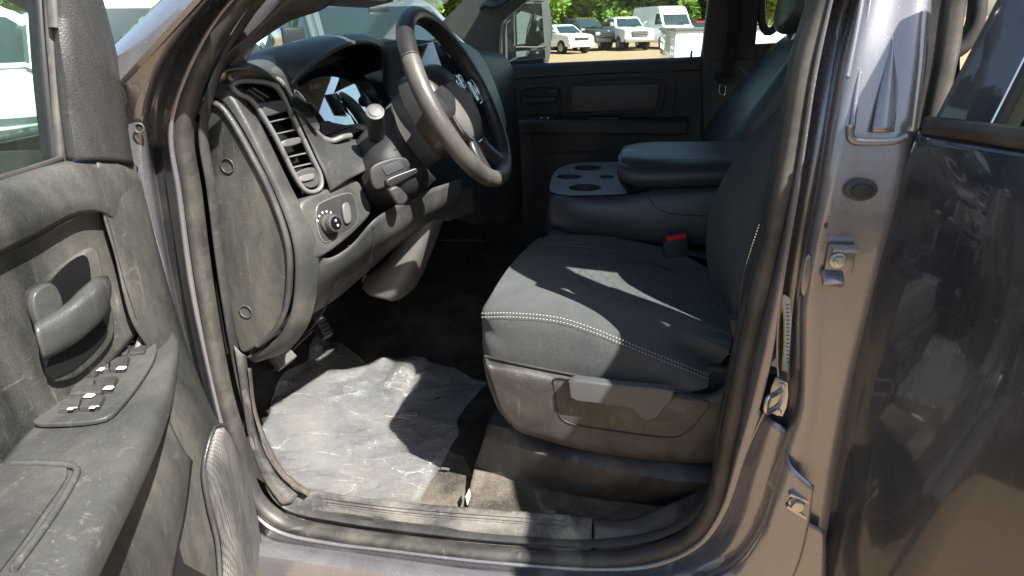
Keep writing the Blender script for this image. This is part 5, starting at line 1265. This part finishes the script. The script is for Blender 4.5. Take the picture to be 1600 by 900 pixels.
# far side mirror outside (towing style)
MY = 1.90
mir = prism('side_mirror', GG([(786,100),(782,60),(786,20),(800,-6),(850,-4),(858,2),(862,30),(862,70),(858,98),(850,104),(800,106)], MY), (-.09, .02, 0), dusty('weathered_mirror_housing', (.12, .125, .13), .5, .5, 10, gstr=0), truck, bevel=.006, round_=50)
mn = V((.97, -.24, .05)).normalized()
MP = Plane(G(830, 50, MY-.012), (.30, -1, .02))
MM = plain('mirror_glass', (.9, .92, .92), .02, 1)
def mpn(l, o=0): return [G(a, b, MP.off(o)) for a, b in l]
prism('mirror_glass', mpn([(806,12),(812,6),(848,4),(854,10),(855,66),(808,70)]), MP.n*.003, MM, mir, bevel=.001)
prism('mirror_glass', mpn([(806,80),(854,76),(855,92),(850,99),(808,102)]), MP.n*.003, MM, mir, bevel=.001)
tube('mirror_rim', mpn([(804,72),(804,10),(812,3),(850,1),(857,8),(858,68),(806,74)], .003), .004, 'dash', mir, n=60, up=MP.n)
# ================================================================== PLASTIC FLOOR FILM
def filmmat():
    m = bpy.data.materials.new('crumpled_film'); m.use_nodes = True; nt = m.node_tree; nt.nodes.clear(); L = nt.links
    o = nd(nt, 'ShaderNodeOutputMaterial'); t = nd(nt, 'ShaderNodeBsdfTransparent'); t.inputs[0].default_value = (.92, .93, .94, 1)
    g = nd(nt, 'ShaderNodeBsdfGlossy'); g.inputs['Roughness'].default_value = .12; g.inputs[0].default_value = (.9, .93, .95, 1)
    d = nd(nt, 'ShaderNodeBsdfDiffuse')
    v = coords(nt); vs_ = coords(nt, (1, 5, 1), (0, 0, R(-38)))
    st = noise_f(nt, vs_, 22, 8, .75, .44, .7, 2.2); fn = noise_f(nt, vs_, 120, 6, .8, .45, .75, 1.5); bl = noise_f(nt, v, 7, 4, .6, .35, .7)
    r1 = nd(nt, 'ShaderNodeTexNoise'); r1.inputs['Scale'].default_value = 8; r1.inputs['Detail'].default_value = 5; r1.inputs['Distortion'].default_value = 2.5; L.new(vs_, r1.inputs['Vector'])
    cr1 = mth(nt, 'ABSOLUTE', mth(nt, 'SUBTRACT', r1.outputs['Fac'], .5)); crease = mth(nt, 'SUBTRACT', 1.0, mth(nt, 'MINIMUM', mth(nt, 'MULTIPLY', cr1, 55), 1.0))
    L.new(mixc(nt, bl, (.50, .52, .53), (.52, .47, .40)), d.inputs[0])
    def creases(scale, w, rot, sy):
        vz = coords(nt, (1, sy, 1), (0, 0, R(rot)))
        ns = nd(nt, 'ShaderNodeTexNoise'); ns.inputs['Scale'].default_value = 9; ns.inputs['Detail'].default_value = 3; L.new(vz, ns.inputs['Vector'])
        mx_ = nd(nt, 'ShaderNodeVectorMath', operation='MULTIPLY_ADD'); L.new(ns.outputs['Color'], mx_.inputs[0]); mx_.inputs[1].default_value = (.06, .06, 0); L.new(vz, mx_.inputs[2])
        vo = nd(nt, 'ShaderNodeTexVoronoi'); vo.feature = 'DISTANCE_TO_EDGE'; vo.inputs['Scale'].default_value = scale; L.new(mx_.outputs[0], vo.inputs['Vector'])
        mr = nd(nt, 'ShaderNodeMapRange'); mr.inputs['From Min'].default_value = w; mr.inputs['From Max'].default_value = 0; L.new(vo.outputs['Distance'], mr.inputs['Value'])
        return mth(nt, 'MULTIPLY', mth(nt, 'POWER', mr.outputs[0], 2.0), noise_f(nt, coords(nt), 14, 4, .7, .4, .62))
    crease = mth(nt, 'MAXIMUM', creases(4, .022, -38, 3.6), mth(nt, 'MULTIPLY', creases(11, .035, -55, 4.5), .7))
    a = mth(nt, 'ADD', mth(nt, 'ADD', mth(nt, 'MULTIPLY', st, .22), mth(nt, 'MULTIPLY', fn, .14)), mth(nt, 'ADD', mth(nt, 'MULTIPLY', bl, .12), .03))
    a = mth(nt, 'MINIMUM', mth(nt, 'ADD', a, mth(nt, 'MULTIPLY', crease, .42)), .95)
    lw = nd(nt, 'ShaderNodeLayerWeight')
    bp = nd(nt, 'ShaderNodeBump'); bp.inputs['Strength'].default_value = .8; bp.inputs['Distance'].default_value = .004
    L.new(mth(nt, 'ADD', mth(nt, 'MULTIPLY', crease, .6), mth(nt, 'MULTIPLY', fn, .5)), bp.inputs['Height'])
    for x in (g, d, lw): L.new(bp.outputs['Normal'], x.inputs['Normal'])
    m1 = nd(nt, 'ShaderNodeMixShader'); L.new(mth(nt, 'ADD', mth(nt, 'MULTIPLY', mth(nt, 'POWER', lw.outputs['Facing'], 3.0), .8), .24), m1.inputs[0]); L.new(t.outputs[0], m1.inputs[1]); L.new(g.outputs[0], m1.inputs[2])
    m2 = nd(nt, 'ShaderNodeMixShader'); L.new(a, m2.inputs[0]); L.new(m1.outputs[0], m2.inputs[1]); L.new(d.outputs[0], m2.inputs[2]); L.new(m2.outputs[0], o.inputs[0])
    return m
fo = [(397,702),(400,690),(418,655),(428,622),(452,590),(478,572),(490,548),(502,538),(530,540),(556,556),(572,568),(600,564),(640,563),(676,570),(690,574),(740,594),(762,600),(745,618),(727,640),(714,662),(718,676),(706,700),(686,735),(665,768),(652,790),(600,787),(545,780),(500,772),(462,760),(440,742),(412,722)]
fo3 = cat(GG(fo, ('z', .66)), 150, True)
for i in range(150): fo3[i] = fo3[i]+V((noise.noise(V((i*.7, 0, 0)))*.002, noise.noise(V((0, i*.7, 5)))*.002, 0))
bm = bmesh.new(); vsx = [bm.verts.new(p) for p in fo3]; f0 = bm.faces.new(vsx)
# fill the outline with a fine grid
xs = [p.x for p in fo3]; ys = [p.y for p in fo3]
geom = bm.verts[:]+bm.edges[:]+bm.faces[:]
def cut(ax, lo, hi, n):
    for i in range(1, n):
        c = lo+(hi-lo)*i/n; co = [0, 0, .66]; co[ax] = c; no = [0, 0, 0]; no[ax] = 1
        bmesh.ops.bisect_plane(bm, geom=bm.verts[:]+bm.edges[:]+bm.faces[:], plane_co=co, plane_no=no)
cut(0, min(xs), max(xs), 80); cut(1, min(ys), max(ys), 90)
for v in bm.verts:
    p = v.co
    q = V((p.x*.8+p.y*.6, -p.x*.6+p.y*.8, 0))
    h = .007*(1-abs(noise.noise(V((q.x*4, q.y*11, 0))))*2.2)+.004*(1-abs(noise.noise(V((q.x*12, q.y*34, 3))))*2)+.0015*noise.noise(p*90)
    far = max(0, (p.y-.42)/.25)
    h += far*.03*abs(noise.noise(V((p.x*11, p.y*5, 8))))
    v.co.z = carpet_z(p.x, p.y)+.012+h
film = link('plastic_film', bm, filmmat(), None, True)
tag(film, 'crumpled clear dusty plastic film lying over the driver footwell carpet', 'plastic film')
# mat retaining post
bm = bmesh.new(); c = G(696, 738, ('z', FZ+.014)); bm_disc(bm, c, (0, 0, 1), .026, .003, 24, None, .001); bm_disc(bm, c+V((0, 0, .003)), (0, 0, 1), .013, .006, 16, None, .002)
bm_box(bm, c+V((0, 0, .010)), (.02, .006, .004), None, .001)
link('mat_fastener', bm, 'dash_hi', floor, True, 40)
tag(prism('dry_leaf', GG([(727,776),(733,764),(735,774),(730,790)], ('z', .69)), (.001, -.001, .002), 'label_w', None), 'small pale scrap of paper on the sandy carpet beside the seat riser', 'scrap')

# ================================================================== OUTSIDE
m, nt, b = newmat('sandy_ground'); L = nt.links; v = coords(nt)
n1 = noise_f(nt, v, .25, 8, .65, .42, .6); n2 = noise_f(nt, v, 30, 6, .7, .3, .7); n3 = noise_f(nt, v, 2.5, 6, .7, .5, .7)
c1 = mixc(nt, n2, (.23, .155, .09), (.29, .205, .125)); c2 = mixc(nt, n2, (.27, .23, .09), (.20, .20, .07))
L.new(mixc(nt, mth(nt, 'MULTIPLY', mth(nt, 'MULTIPLY', n1, n3), .8), c1, c2), b.inputs['Base Color']); b.inputs['Roughness'].default_value = 1; b.inputs['Specular IOR Level'].default_value = .1
M['ground'] = m
bm = bmesh.new(); bm_grid(bm, [[V((x*20-400, y*20-400, 0)) for x in range(41)] for y in range(41)])
gr = link('ground', bm, 'ground', None); tag(gr, kind='structure')
m, nt, b = newmat('tree_foliage'); L = nt.links
oi = nd(nt, 'ShaderNodeTexCoord'); n1 = noise_f(nt, coords(nt), .7, 4, .6, .3, .7)
L.new(mixc(nt, n1, (.08, .16, .022), (.24, .36, .055)), b.inputs['Base Color']); b.inputs['Roughness'].default_value = .6
tr_ = nd(nt, 'ShaderNodeBsdfTranslucent'); tr_.inputs[0].default_value = (.22, .36, .04, 1); mx = nd(nt, 'ShaderNodeMixShader'); mx.inputs[0].default_value = .35
out = nt.nodes['Material Output']; L.new(b.outputs[0], mx.inputs[1]); L.new(tr_.outputs[0], mx.inputs[2]); L.new(mx.outputs[0], out.inputs[0])
M['leaf'] = m; M['bark'] = plain('bark', (.14, .11, .08), .9)
def treemesh(seed, h, w, n, leaf):
    rnd = random.Random(seed); bm = bmesh.new()
    lumps = []
    for i in range(26):
        a = rnd.uniform(0, 6.28); z = rnd.uniform(.18, .97); rr_ = w*(1-abs(z-.5)*1.1)*rnd.uniform(.2, .95)
        lumps.append((V((math.cos(a)*rr_, math.sin(a)*rr_, h*z)), rnd.uniform(.16, .34)*w))
    for i in range(n):
        c, r = rnd.choice(lumps)
        d = V((rnd.gauss(0, 1), rnd.gauss(0, 1), rnd.gauss(0, 1))).normalized()*r*rnd.uniform(.55, 1.08)
        p = c+d; s = leaf*rnd.uniform(.5, 1.2)
        a = V((rnd.uniform(-1, 1), rnd.uniform(-1, 1), rnd.uniform(-.7, .7))).normalized(); b_ = a.cross(V((rnd.uniform(-1, 1), rnd.uniform(-1, 1), rnd.uniform(-1, 1)))).normalized()
        bm.faces.new([bm.verts.new(p+a*s+b_*s*.2), bm.verts.new(p+b_*s*.6), bm.verts.new(p-a*s), bm.verts.new(p-b_*s*.6)])
    me = bpy.data.meshes.new('crown'); bm.to_mesh(me); bm.free(); me.materials.append(M['leaf'])
    bm = bmesh.new()
    bm_tube(bm, cat([V((0, 0, 0)), V((.1, .05, h*.3)), V((-.1, .1, h*.6)), V((0, 0, h*.85))], 16), circ(.22, 10), V((0, 1, 0)), rad=lambda t: 1-.75*t)
    for i in range(7):
        c, r = lumps[i*3]; bm_tube(bm, [V((0, .05, c.z*.55)), (V((0, 0, c.z*.75))+c)*.5, c], circ(.07, 6), V((0, 1, .1)), rad=lambda t: 1-.6*t)
    me2 = bpy.data.meshes.new('trunk'); bm.to_mesh(me2); bm.free(); me2.materials.append(M['bark'])
    return me, me2
TM = [treemesh(1, 12, 4.2, 7000, .30), treemesh(5, 10, 3.6, 6000, .28), treemesh(9, 15, 4.6, 8000, .34), treemesh(12, 6.5, 3.4, 5000, .24)]
TL = ['tall bright green broadleaf tree', 'mid height leafy green tree', 'tallest loose crowned green tree', 'low bushy green tree']
def tree(x, y, k, s, rz, where):
    e = empty('tree', (x, y, 0), rz); e.scale = (s, s, s)
    tag(e, TL[k]+' '+where, 'tree', 'trees at the edge of the parking lot')
    for nm, me in zip(('crown', 'trunk'), TM[k]):
        o = bpy.data.objects.new(nm, me); COL.objects.link(o); o.parent = e
rnd = random.Random(3)
def bearing(px): 
    d = ray(px, 40); d.z = 0; return d.normalized()
for px, dist, k, s, wh in (
    (640,58,1,1.0,'seen through the windshield behind the steering wheel'),(560,62,0,1.0,'seen through the windshield above the instrument hood'),
    (700,66,2,.9,'beside the far windshield pillar'),(792,60,0,1.0,'left of the far mirror'),(858,62,1,1.0,'just right of the far mirror'),
    (884,64,0,1.0,'behind the white compact suv'),(905,74,2,1.0,'rising far behind the black pickup'),(926,63,3,1.1,'directly behind the black pickup cab'),
    (948,66,0,1.0,'between the black pickup and the white pickup'),(972,62,3,1.2,'directly behind the white pickup cab'),(990,72,2,1.0,'rising far behind the white pickup'),
    (1012,64,0,1.05,'left of the tall white van'),(1040,66,1,1.1,'behind the tall white van'),(1062,72,2,1.0,'rising far behind the white van'),
    (1085,62,0,1.0,'behind the red suv'),(1110,64,1,1.1,'at the right edge of the far window'),(1150,62,0,1.0,'behind the far door pillar'),(1195,60,1,1.0,'seen past the passenger headrest'),
    (40,34,0,1.0,'seen through the open door glass above the white truck'),(-30,38,1,1.1,'left of the open front door'),(200,48,0,1.1,'behind the white pickup beside the windshield pillar'),
    (120,44,3,1.2,'hidden behind the door mirror corner'),(300,52,2,1.0,'beyond the windshield pillar'),(420,56,1,1.1,'above the left end of the dashboard'),(490,60,0,1.1,'beyond the parked white pickups')):
    d = bearing(px)*dist; tree(CAM.x+d.x, CAM.y+d.y, k, s, rnd.uniform(0, 6), wh)
# low hedge growth closing the gaps under the crowns
bm = bmesh.new()
for i in range(15000):
    t = rnd.uniform(-55, 1300); dd = 68+rnd.uniform(-3, 6); d = bearing(t)*dd; z = abs(rnd.gauss(0, 2.2)); p = V((d.x, d.y, z)); s = rnd.uniform(.15, .45)
    a = V((rnd.uniform(-1, 1), rnd.uniform(-1, 1), rnd.uniform(-1, 1))).normalized(); b_ = a.orthogonal()
    bm.faces.new([bm.verts.new(p+a*s), bm.verts.new(p+b_*s*.7), bm.verts.new(p-a*s), bm.verts.new(p-b_*s*.7)])
tag(link('undergrowth', bm, 'leaf', None, False), kind='stuff')

# ---- vehicles
def carpaint(name, col, metal=0, rough=.3):
    m, nt, b = newmat(name); b.inputs['Base Color'].default_value = rgba(col); b.inputs['Metallic'].default_value = metal
    b.inputs['Roughness'].default_value = rough; b.inputs['Coat Weight'].default_value = 1; b.inputs['Coat Roughness'].default_value = .03
    nt.links.new(mixc(nt, mth(nt, 'MULTIPLY', noise_f(nt, coords(nt), 3, 5, .6, .4, .7), .12), col, DUST), b.inputs['Base Color']); return m
M['cwhite'] = carpaint('white_car_paint', (.78, .78, .77)); M['csilver'] = carpaint('grey_car_paint', (.16, .19, .20), .3); M['cblack'] = carpaint('black_car_paint', (.012, .013, .013)); M['cred'] = carpaint('red_car_paint', (.5, .015, .02))
M['cglass'] = plain('car_window', (.02, .035, .038), .06, 0, .35, .5); M['tyre'] = plain('tyre', (.02, .02, .02), .85); M['lamp'] = plain('headlamp_glass', (.55, .58, .6), .1, .6, 1)
def wheel_(parent, x, y, r, w, side):
    bm = bmesh.new(); bm_disc(bm, (x, y-w/2 if side < 0 else y-w/2, r), (0, 1, 0), r, w, 28, None, .035, seg=3)
    o = link('wheel', bm, 'tyre', parent, True, 40)
    bm = bmesh.new(); yy = y+side*(w/2-.01); bm_disc(bm, (x, yy, r), (0, side, 0), r*.62, .02, 24, None, .008)
    for k in range(5):
        a = 2*math.pi*k/5; bm_box(bm, (x+math.cos(a)*r*.34, yy+side*.022, r+math.sin(a)*r*.34), (r*.52, .02, r*.16), Matrix.Rotation(-a, 3, 'Y'), .006)
    q = link('rim', bm, 'steel', o, True, 40)
def vehicle(kind, paint, loc, rz, label, catg, group='vehicles parked across the lot'):
    e = empty({'pickup': 'parked_pickup', 'suv': 'parked_suv', 'van': 'parked_van'}[kind])
    tag(e, label, catg, group)
    if kind == 'pickup':
        L_, W, wr_, xs_ = 5.9, 2.0, .41, (1.85, -1.85)
        prof = [(2.92,.55),(2.95,.80),(2.93,1.12),(2.80,1.22),(2.2,1.28),(1.28,1.34),(.9,1.36),(-.95,1.36),(-1.0,1.34),(-2.85,1.36),(-2.92,1.30),(-2.92,.62)]
        cab_ = [(1.28,1.33),(.55,1.88),(.3,1.95),(-.6,1.95),(-.95,1.86),(-1.05,1.33)]
    elif kind == 'suv':
        L_, W, wr_, xs_ = 4.4, 1.85, .36, (1.35, -1.35)
        prof = [(2.15,.42),(2.2,.7),(2.14,.92),(1.95,1.02),(1.0,1.12),(-1.9,1.16),(-2.15,1.1),(-2.2,.8),(-2.18,.45)]
        cab_ = [(1.05,1.10),(.35,1.52),(.0,1.60),(-1.3,1.62),(-1.75,1.55),(-2.1,1.12)]
    else:
        L_, W, wr_, xs_ = 5.9, 2.05, .36, (2.0, -1.75)
        prof = [(2.85,.45),(2.92,.75),(2.86,1.05),(2.65,1.2),(2.1,1.38),(-2.9,1.42),(-2.95,.5)]
        cab_ = [(2.12,1.36),(1.55,2.05),(1.25,2.42),(.9,2.52),(-2.8,2.52),(-2.93,2.4),(-2.93,1.40)]
    zb = .42 if kind != 'pickup' else .52
    bot = []
    for xx in sorted(xs_):
        ra = wr_*1.22
        for i in range(9):
            a = math.pi*(1-i/8); bot.append((xx+ra*math.cos(a), max(zb-.02, wr_+ra*math.sin(a)*.95)))
    pts = prof+bot
    bm = bmesh.new()
    bm_prism(bm, [V((x, -W/2, z)) for x, z in pts], V((0, W, 0)), .05, 3)
    for v_ in bm.verts:
        k = max(0, min(1, (v_.co.z-.9)/.5)); v_.co.y *= 1-.045*k
        k2 = max(0, min(1, (v_.co.x-L_/2+.9)/.9)); v_.co.y *= 1-.06*k2
    body_ = link('body', bm, paint, e, True, 35)
    # cab with inward lean
    ztop = max(z for x, z in cab_); z0 = cab_[0][1]
    def lean(z): return (W/2-.05)*(1-.17*(z-z0)/(ztop-z0)*(1 if kind != 'van' else .55))
    bm = bmesh.new(); l = [bm.verts.new((x, -lean(z), z)) for x, z in cab_]; r = [bm.verts.new((x, lean(z), z)) for x, z in cab_]
    fs = [bm.faces.new(l), bm.faces.new(r[::-1])]+[bm.faces.new((l[i], r[i], r[(i+1) % len(l)], l[(i+1) % len(l)])) for i in range(len(l))]
    bmesh.ops.recalc_face_normals(bm, faces=fs); bmesh.ops.bevel(bm, geom=list(bm.edges), offset=.05, segments=3, affect='EDGES', clamp_overlap=True)
    link('cab', bm, paint, e, True, 35)
    # windscreen
    (xa, za), (xb, zb2) = cab_[0], cab_[1]
    n_ = V((zb2-za, 0, xa-xb)).normalized()*.006
    def onp(t, s): z = za+(zb2-za)*t; return V((xa+(xb-xa)*t, s*(lean(z)-.10), z))+n_
    bm = bmesh.new(); bm_prism(bm, [onp(.07, -1), onp(.07, 1), onp(.95, .97), onp(.95, -.97)], n_, .004); ws_ = link('windscreen', bm, 'cglass', e, True, 30)
    bm = bmesh.new(); bm_tube(bm, [onp(.06, -.2)+n_*3, onp(.30, .75)+n_*3], circ(.012, 6), V((1, 0, 0))); bm_tube(bm, [onp(.06, .5)+n_*3, onp(.10, -.85)+n_*3], circ(.012, 6), V((1, 0, 0))); link('wiper', bm, 'black', ws_)
    bm = bmesh.new(); bm_box(bm, onp(.86, 0)+n_*2, (.03, .24, .07), None, .01); link('mirror_mount', bm, 'black', ws_)
    # side windows
    if kind == 'pickup': wins = [[(.98,1.42),(.50,1.80),(.12,1.85),(.12,1.42)], [(.04,1.42),(.04,1.85),(-.58,1.85),(-.86,1.78),(-.92,1.42)]]
    elif kind == 'suv': wins = [[(.78,1.16),(.26,1.48),(-.1,1.53),(-.12,1.16)], [(-.2,1.16),(-.18,1.53),(-.95,1.54),(-1.0,1.16)], [(-1.08,1.17),(-1.03,1.54),(-1.5,1.52),(-1.8,1.2)]]
    else: wins = [[(1.95,1.48),(1.45,2.05),(.85,2.08),(.85,1.44)]]
    for s in (-1, 1):
        for w_ in wins:
            bm = bmesh.new(); bm_prism(bm, [V((x, s*(lean(z)+.004), z)) for x, z in w_], V((0, s*.006, 0)), .003); link('side_window', bm, 'cglass', e, True, 30)
        xm = wins[0][0][0]-.02; zm = wins[0][0][1]+.08
        bm = bmesh.new(); bm_box(bm, (xm, s*(W/2+.12), zm+.05), (.12, .24, .22 if kind != 'suv' else .15), None, .035); bm_box(bm, (xm, s*(W/2-.02), zm-.03), (.06, .16, .05), None, .01)
        mo = link('mirror', bm, 'black' if paint != 'cwhite' or kind == 'van' else 'chrome', e, True, 40)
        xh = prof[2][0]; zh = prof[2][1]
        bm = bmesh.new(); bm_box(bm, (xh-.05, s*(W/2-.32), zh-.10 if kind != 'van' else zh), (.14, .36, .20), None, .04); link('headlight', bm, 'lamp', e, True, 40)
        for xx in xs_: wheel_(e, xx, s*(W/2-.15), wr_, .27, s)
    # grille and bumper
    xg = prof[1][0]; zg = (prof[1][1]+prof[2][1])/2
    bm = bmesh.new(); bm_box(bm, (xg-.05, 0, zg), (.16, W*.52, .34 if kind == 'pickup' else .16), None, .03); gl_ = link('grille', bm, 'gloss', e, True, 40)
    bm = bmesh.new()
    for k in (-1, 0, 1): bm_box(bm, (xg+.035, 0, zg+k*(.10 if kind == 'pickup' else .045)), (.02, W*.49, .03 if kind == 'pickup' else .012), None, .005)
    link('grille_bars', bm, 'chrome' if kind == 'pickup' and paint == 'cwhite' else 'dash', gl_, True, 40)
    bm = bmesh.new(); bm_box(bm, (xg+.0, 0, prof[0][1]+.06), (.26, W*.94, .22), None, .06); link('bumper', bm, 'chrome' if kind == 'pickup' and paint == 'cwhite' else ('black' if kind == 'van' else paint), e, True, 40)
    if kind == 'pickup':
        bm = bmesh.new()
        for y in (-.45, -.22, 0, .22, .45): bm_box(bm, (.32, y, 1.965), (.10, .05, .03), None, .01)
        link('roof_marker_light', bm, 'label_y', e, True, 40)
    e.location = loc; e.rotation_euler.z = rz
    return e
def at(px, dist): d = bearing(px)*dist; return (CAM.x+d.x, CAM.y+d.y, 0)
vehicle('suv', 'cwhite', at(877, 41.5), R(-50), 'white compact suv at the left end of the row, right of the far mirror', 'suv')
vehicle('pickup', 'cblack', at(907, 45.5), R(-50), 'black pickup between the white compact suv and the white pickup', 'pickup truck')
vehicle('pickup', 'cwhite', at(974, 45), R(-68), 'white pickup with chrome grille between the black pickup and the tall van', 'pickup truck')
vehicle('van', 'cwhite', at(1036, 46), R(-66), 'tall white cargo van right of the white pickup with chrome grille', 'van')
vehicle('suv', 'cred', at(1088, 52), R(-100), 'red suv half hidden behind the tall white van', 'suv')
vehicle('pickup', 'cwhite', at(410, 11.5), R(-36), 'white pickup nose on, seen through the windshield at the left end of the dashboard', 'pickup truck')
vpk = vehicle('pickup', 'csilver', at(560, 8.8), R(-44), 'grey pickup with a wide windscreen seen above the instrument hood', 'pickup truck')
vehicle('pickup', 'cwhite', at(640, 24), R(-60), 'white pickup farther back, seen behind the top of the steering wheel', 'pickup truck')
vehicle('pickup', 'cwhite', at(700, 30), R(-60), 'white pickup farthest back in the windshield, beside the far pillar', 'pickup truck')
vehicle('pickup', 'cwhite', at(215, 8.0), R(50), 'white pickup broadside between the door mirror corner and the windshield pillar', 'pickup truck')
vehicle('pickup', 'cwhite', at(-120, 8.5), R(58), 'white pickup close by, seen through the glass of the open front door', 'pickup truck')
vehicle('van', 'cwhite', (2.2, -5.6, 0), R(4), 'unseen white van added behind the viewer to reflect in the dark paint', 'van')  # added out of view to give the pillar paint a pale reflection
# white service trailer near the far window
tp = at(1075, 12.5)
tb = empty('service_trailer'); tag(tb, 'white box body with door latch at the lower right of the far window', 'trailer')
bm = bmesh.new(); bm_box(bm, (0, 0, .95), (2.6, 1.6, 1.05), None, .02); link('box_body', bm, 'cwhite', tb, True, 40)
for x in (-1.05, -.45, .45):
    bm = bmesh.new(); bm_box(bm, (x, -.805, .95), (.52 if x < 0 else 1.0, .02, .9), None, .008); dd = link('compartment_door', bm, 'cwhite', tb, True, 40)
    bm = bmesh.new(); bm_box(bm, (x+.16, -.825, 1.0), (.10, .03, .07), None, .01); link('latch', bm, 'steel', dd, True, 40)
bm = bmesh.new(); bm_box(bm, (0, 0, 1.49), (2.66, 1.66, .04), None, .01); link('lid', bm, 'bezel', tb, True, 40)
for s in (-1, 1): wheel_(tb, .3, s*.72, .34, .22, s)
tb.location = (tp[0]+.95, tp[1], 0); tb.rotation_euler.z = R(8)
# what the far mirror reflects: sign, trees and white trucks behind
dm = ray(829, 50).normalized(); rm = dm-MP.n*2*dm.dot(MP.n); rm.z = 0; rm.normalize(); mp0 = G(829, 50, MP)
sg = mp0+rm*26; sg.z = 0
s_ = empty('warning_sign', sg); tag(s_, 'yellow diamond warning sign on a post, seen in the far mirror', 'sign')
bm = bmesh.new(); B_ = basis(-rm); o0 = V((0, 0, 2.0)); bm_prism(bm, [o0+B_@V(q) for q in ((0,.5,0),(.5,0,0),(0,-.5,0),(-.5,0,0))], B_@V((0, 0, .01)), .002); link('sign_plate', bm, plain('sign_yellow', (.8, .45, .02), .5), s_, True, 40)
bm = bmesh.new(); bm_disc(bm, (rm.x*.03, rm.y*.03, 0), (0, 0, 1), .03, 2.4, 10); link('post', bm, 'steel', s_)
for k, (dd, off, kk) in enumerate(((50, -5, 0), (54, 3, 1), (60, 10, 2), (48, -13, 3), (56, -22, 1), (52, 19, 0), (70, -8, 2))):
    q = mp0+rm*dd+V((-rm.y, rm.x, 0))*off; tree(q.x, q.y, kk, 1.0, k, 'behind our truck, reflected in the far mirror, number %d from the sign' % (k+1) if False else ['straight behind the yellow sign','left of the yellow sign in the far mirror','farther left of the yellow sign','right of the yellow sign in the far mirror','well right of the yellow sign','well left of the yellow sign','far beyond the yellow sign'][k])
for dd, off, nm in ((20, -3.2, 'white pickup right of the yellow sign, reflected in the far mirror'), (21, 1.6, 'white pickup left of the yellow sign, reflected in the far mirror')):
    q = mp0+rm*dd+V((-rm.y, rm.x, 0))*off; vehicle('pickup', 'cwhite', (q.x, q.y, 0), math.atan2(rm.y, rm.x)+1.2, nm, 'pickup truck')

# ================================================================== LIGHT, SKY, CAMERA
SD = V((.73, -.48, 1.0)).normalized()     # towards the sun
w = bpy.data.worlds.new('World'); S.world = w; w.use_nodes = True; nt = w.node_tree
sky = nt.nodes.new('ShaderNodeTexSky'); sky.sky_type = 'NISHITA'; sky.sun_disc = False
sky.sun_elevation = math.asin(SD.z); sky.sun_rotation = math.atan2(SD.x, SD.y); sky.dust_density = 1.5; sky.air_density = 1.2
bg = nt.nodes['Background']; bg.inputs[1].default_value = .07; nt.links.new(sky.outputs[0], bg.inputs[0])
sl = bpy.data.lights.new('sun', 'SUN'); sl.energy = 5.0; sl.angle = R(.53); sl.color = (1, .965, .91)
so = bpy.data.objects.new('sun', sl); COL.objects.link(so); so.rotation_euler = (-SD).to_track_quat('-Z', 'Y').to_euler()
cam = bpy.data.cameras.new('camera'); co = bpy.data.objects.new('camera', cam); COL.objects.link(co)
cam.sensor_width = 36; cam.lens = 36*F/1600; cam.clip_end = 1500; cam.clip_start = .02
co.matrix_world = Matrix.Translation(CAM) @ Matrix((cr_, cu, -cf)).transposed().to_4x4()
S.camera = co
S.view_settings.view_transform = 'Standard'; S.view_settings.look = 'None'; S.view_settings.exposure = EXPO; S.view_settings.gamma = 1
S.cycles.max_bounces = 8; S.cycles.transparent_max_bounces = 16
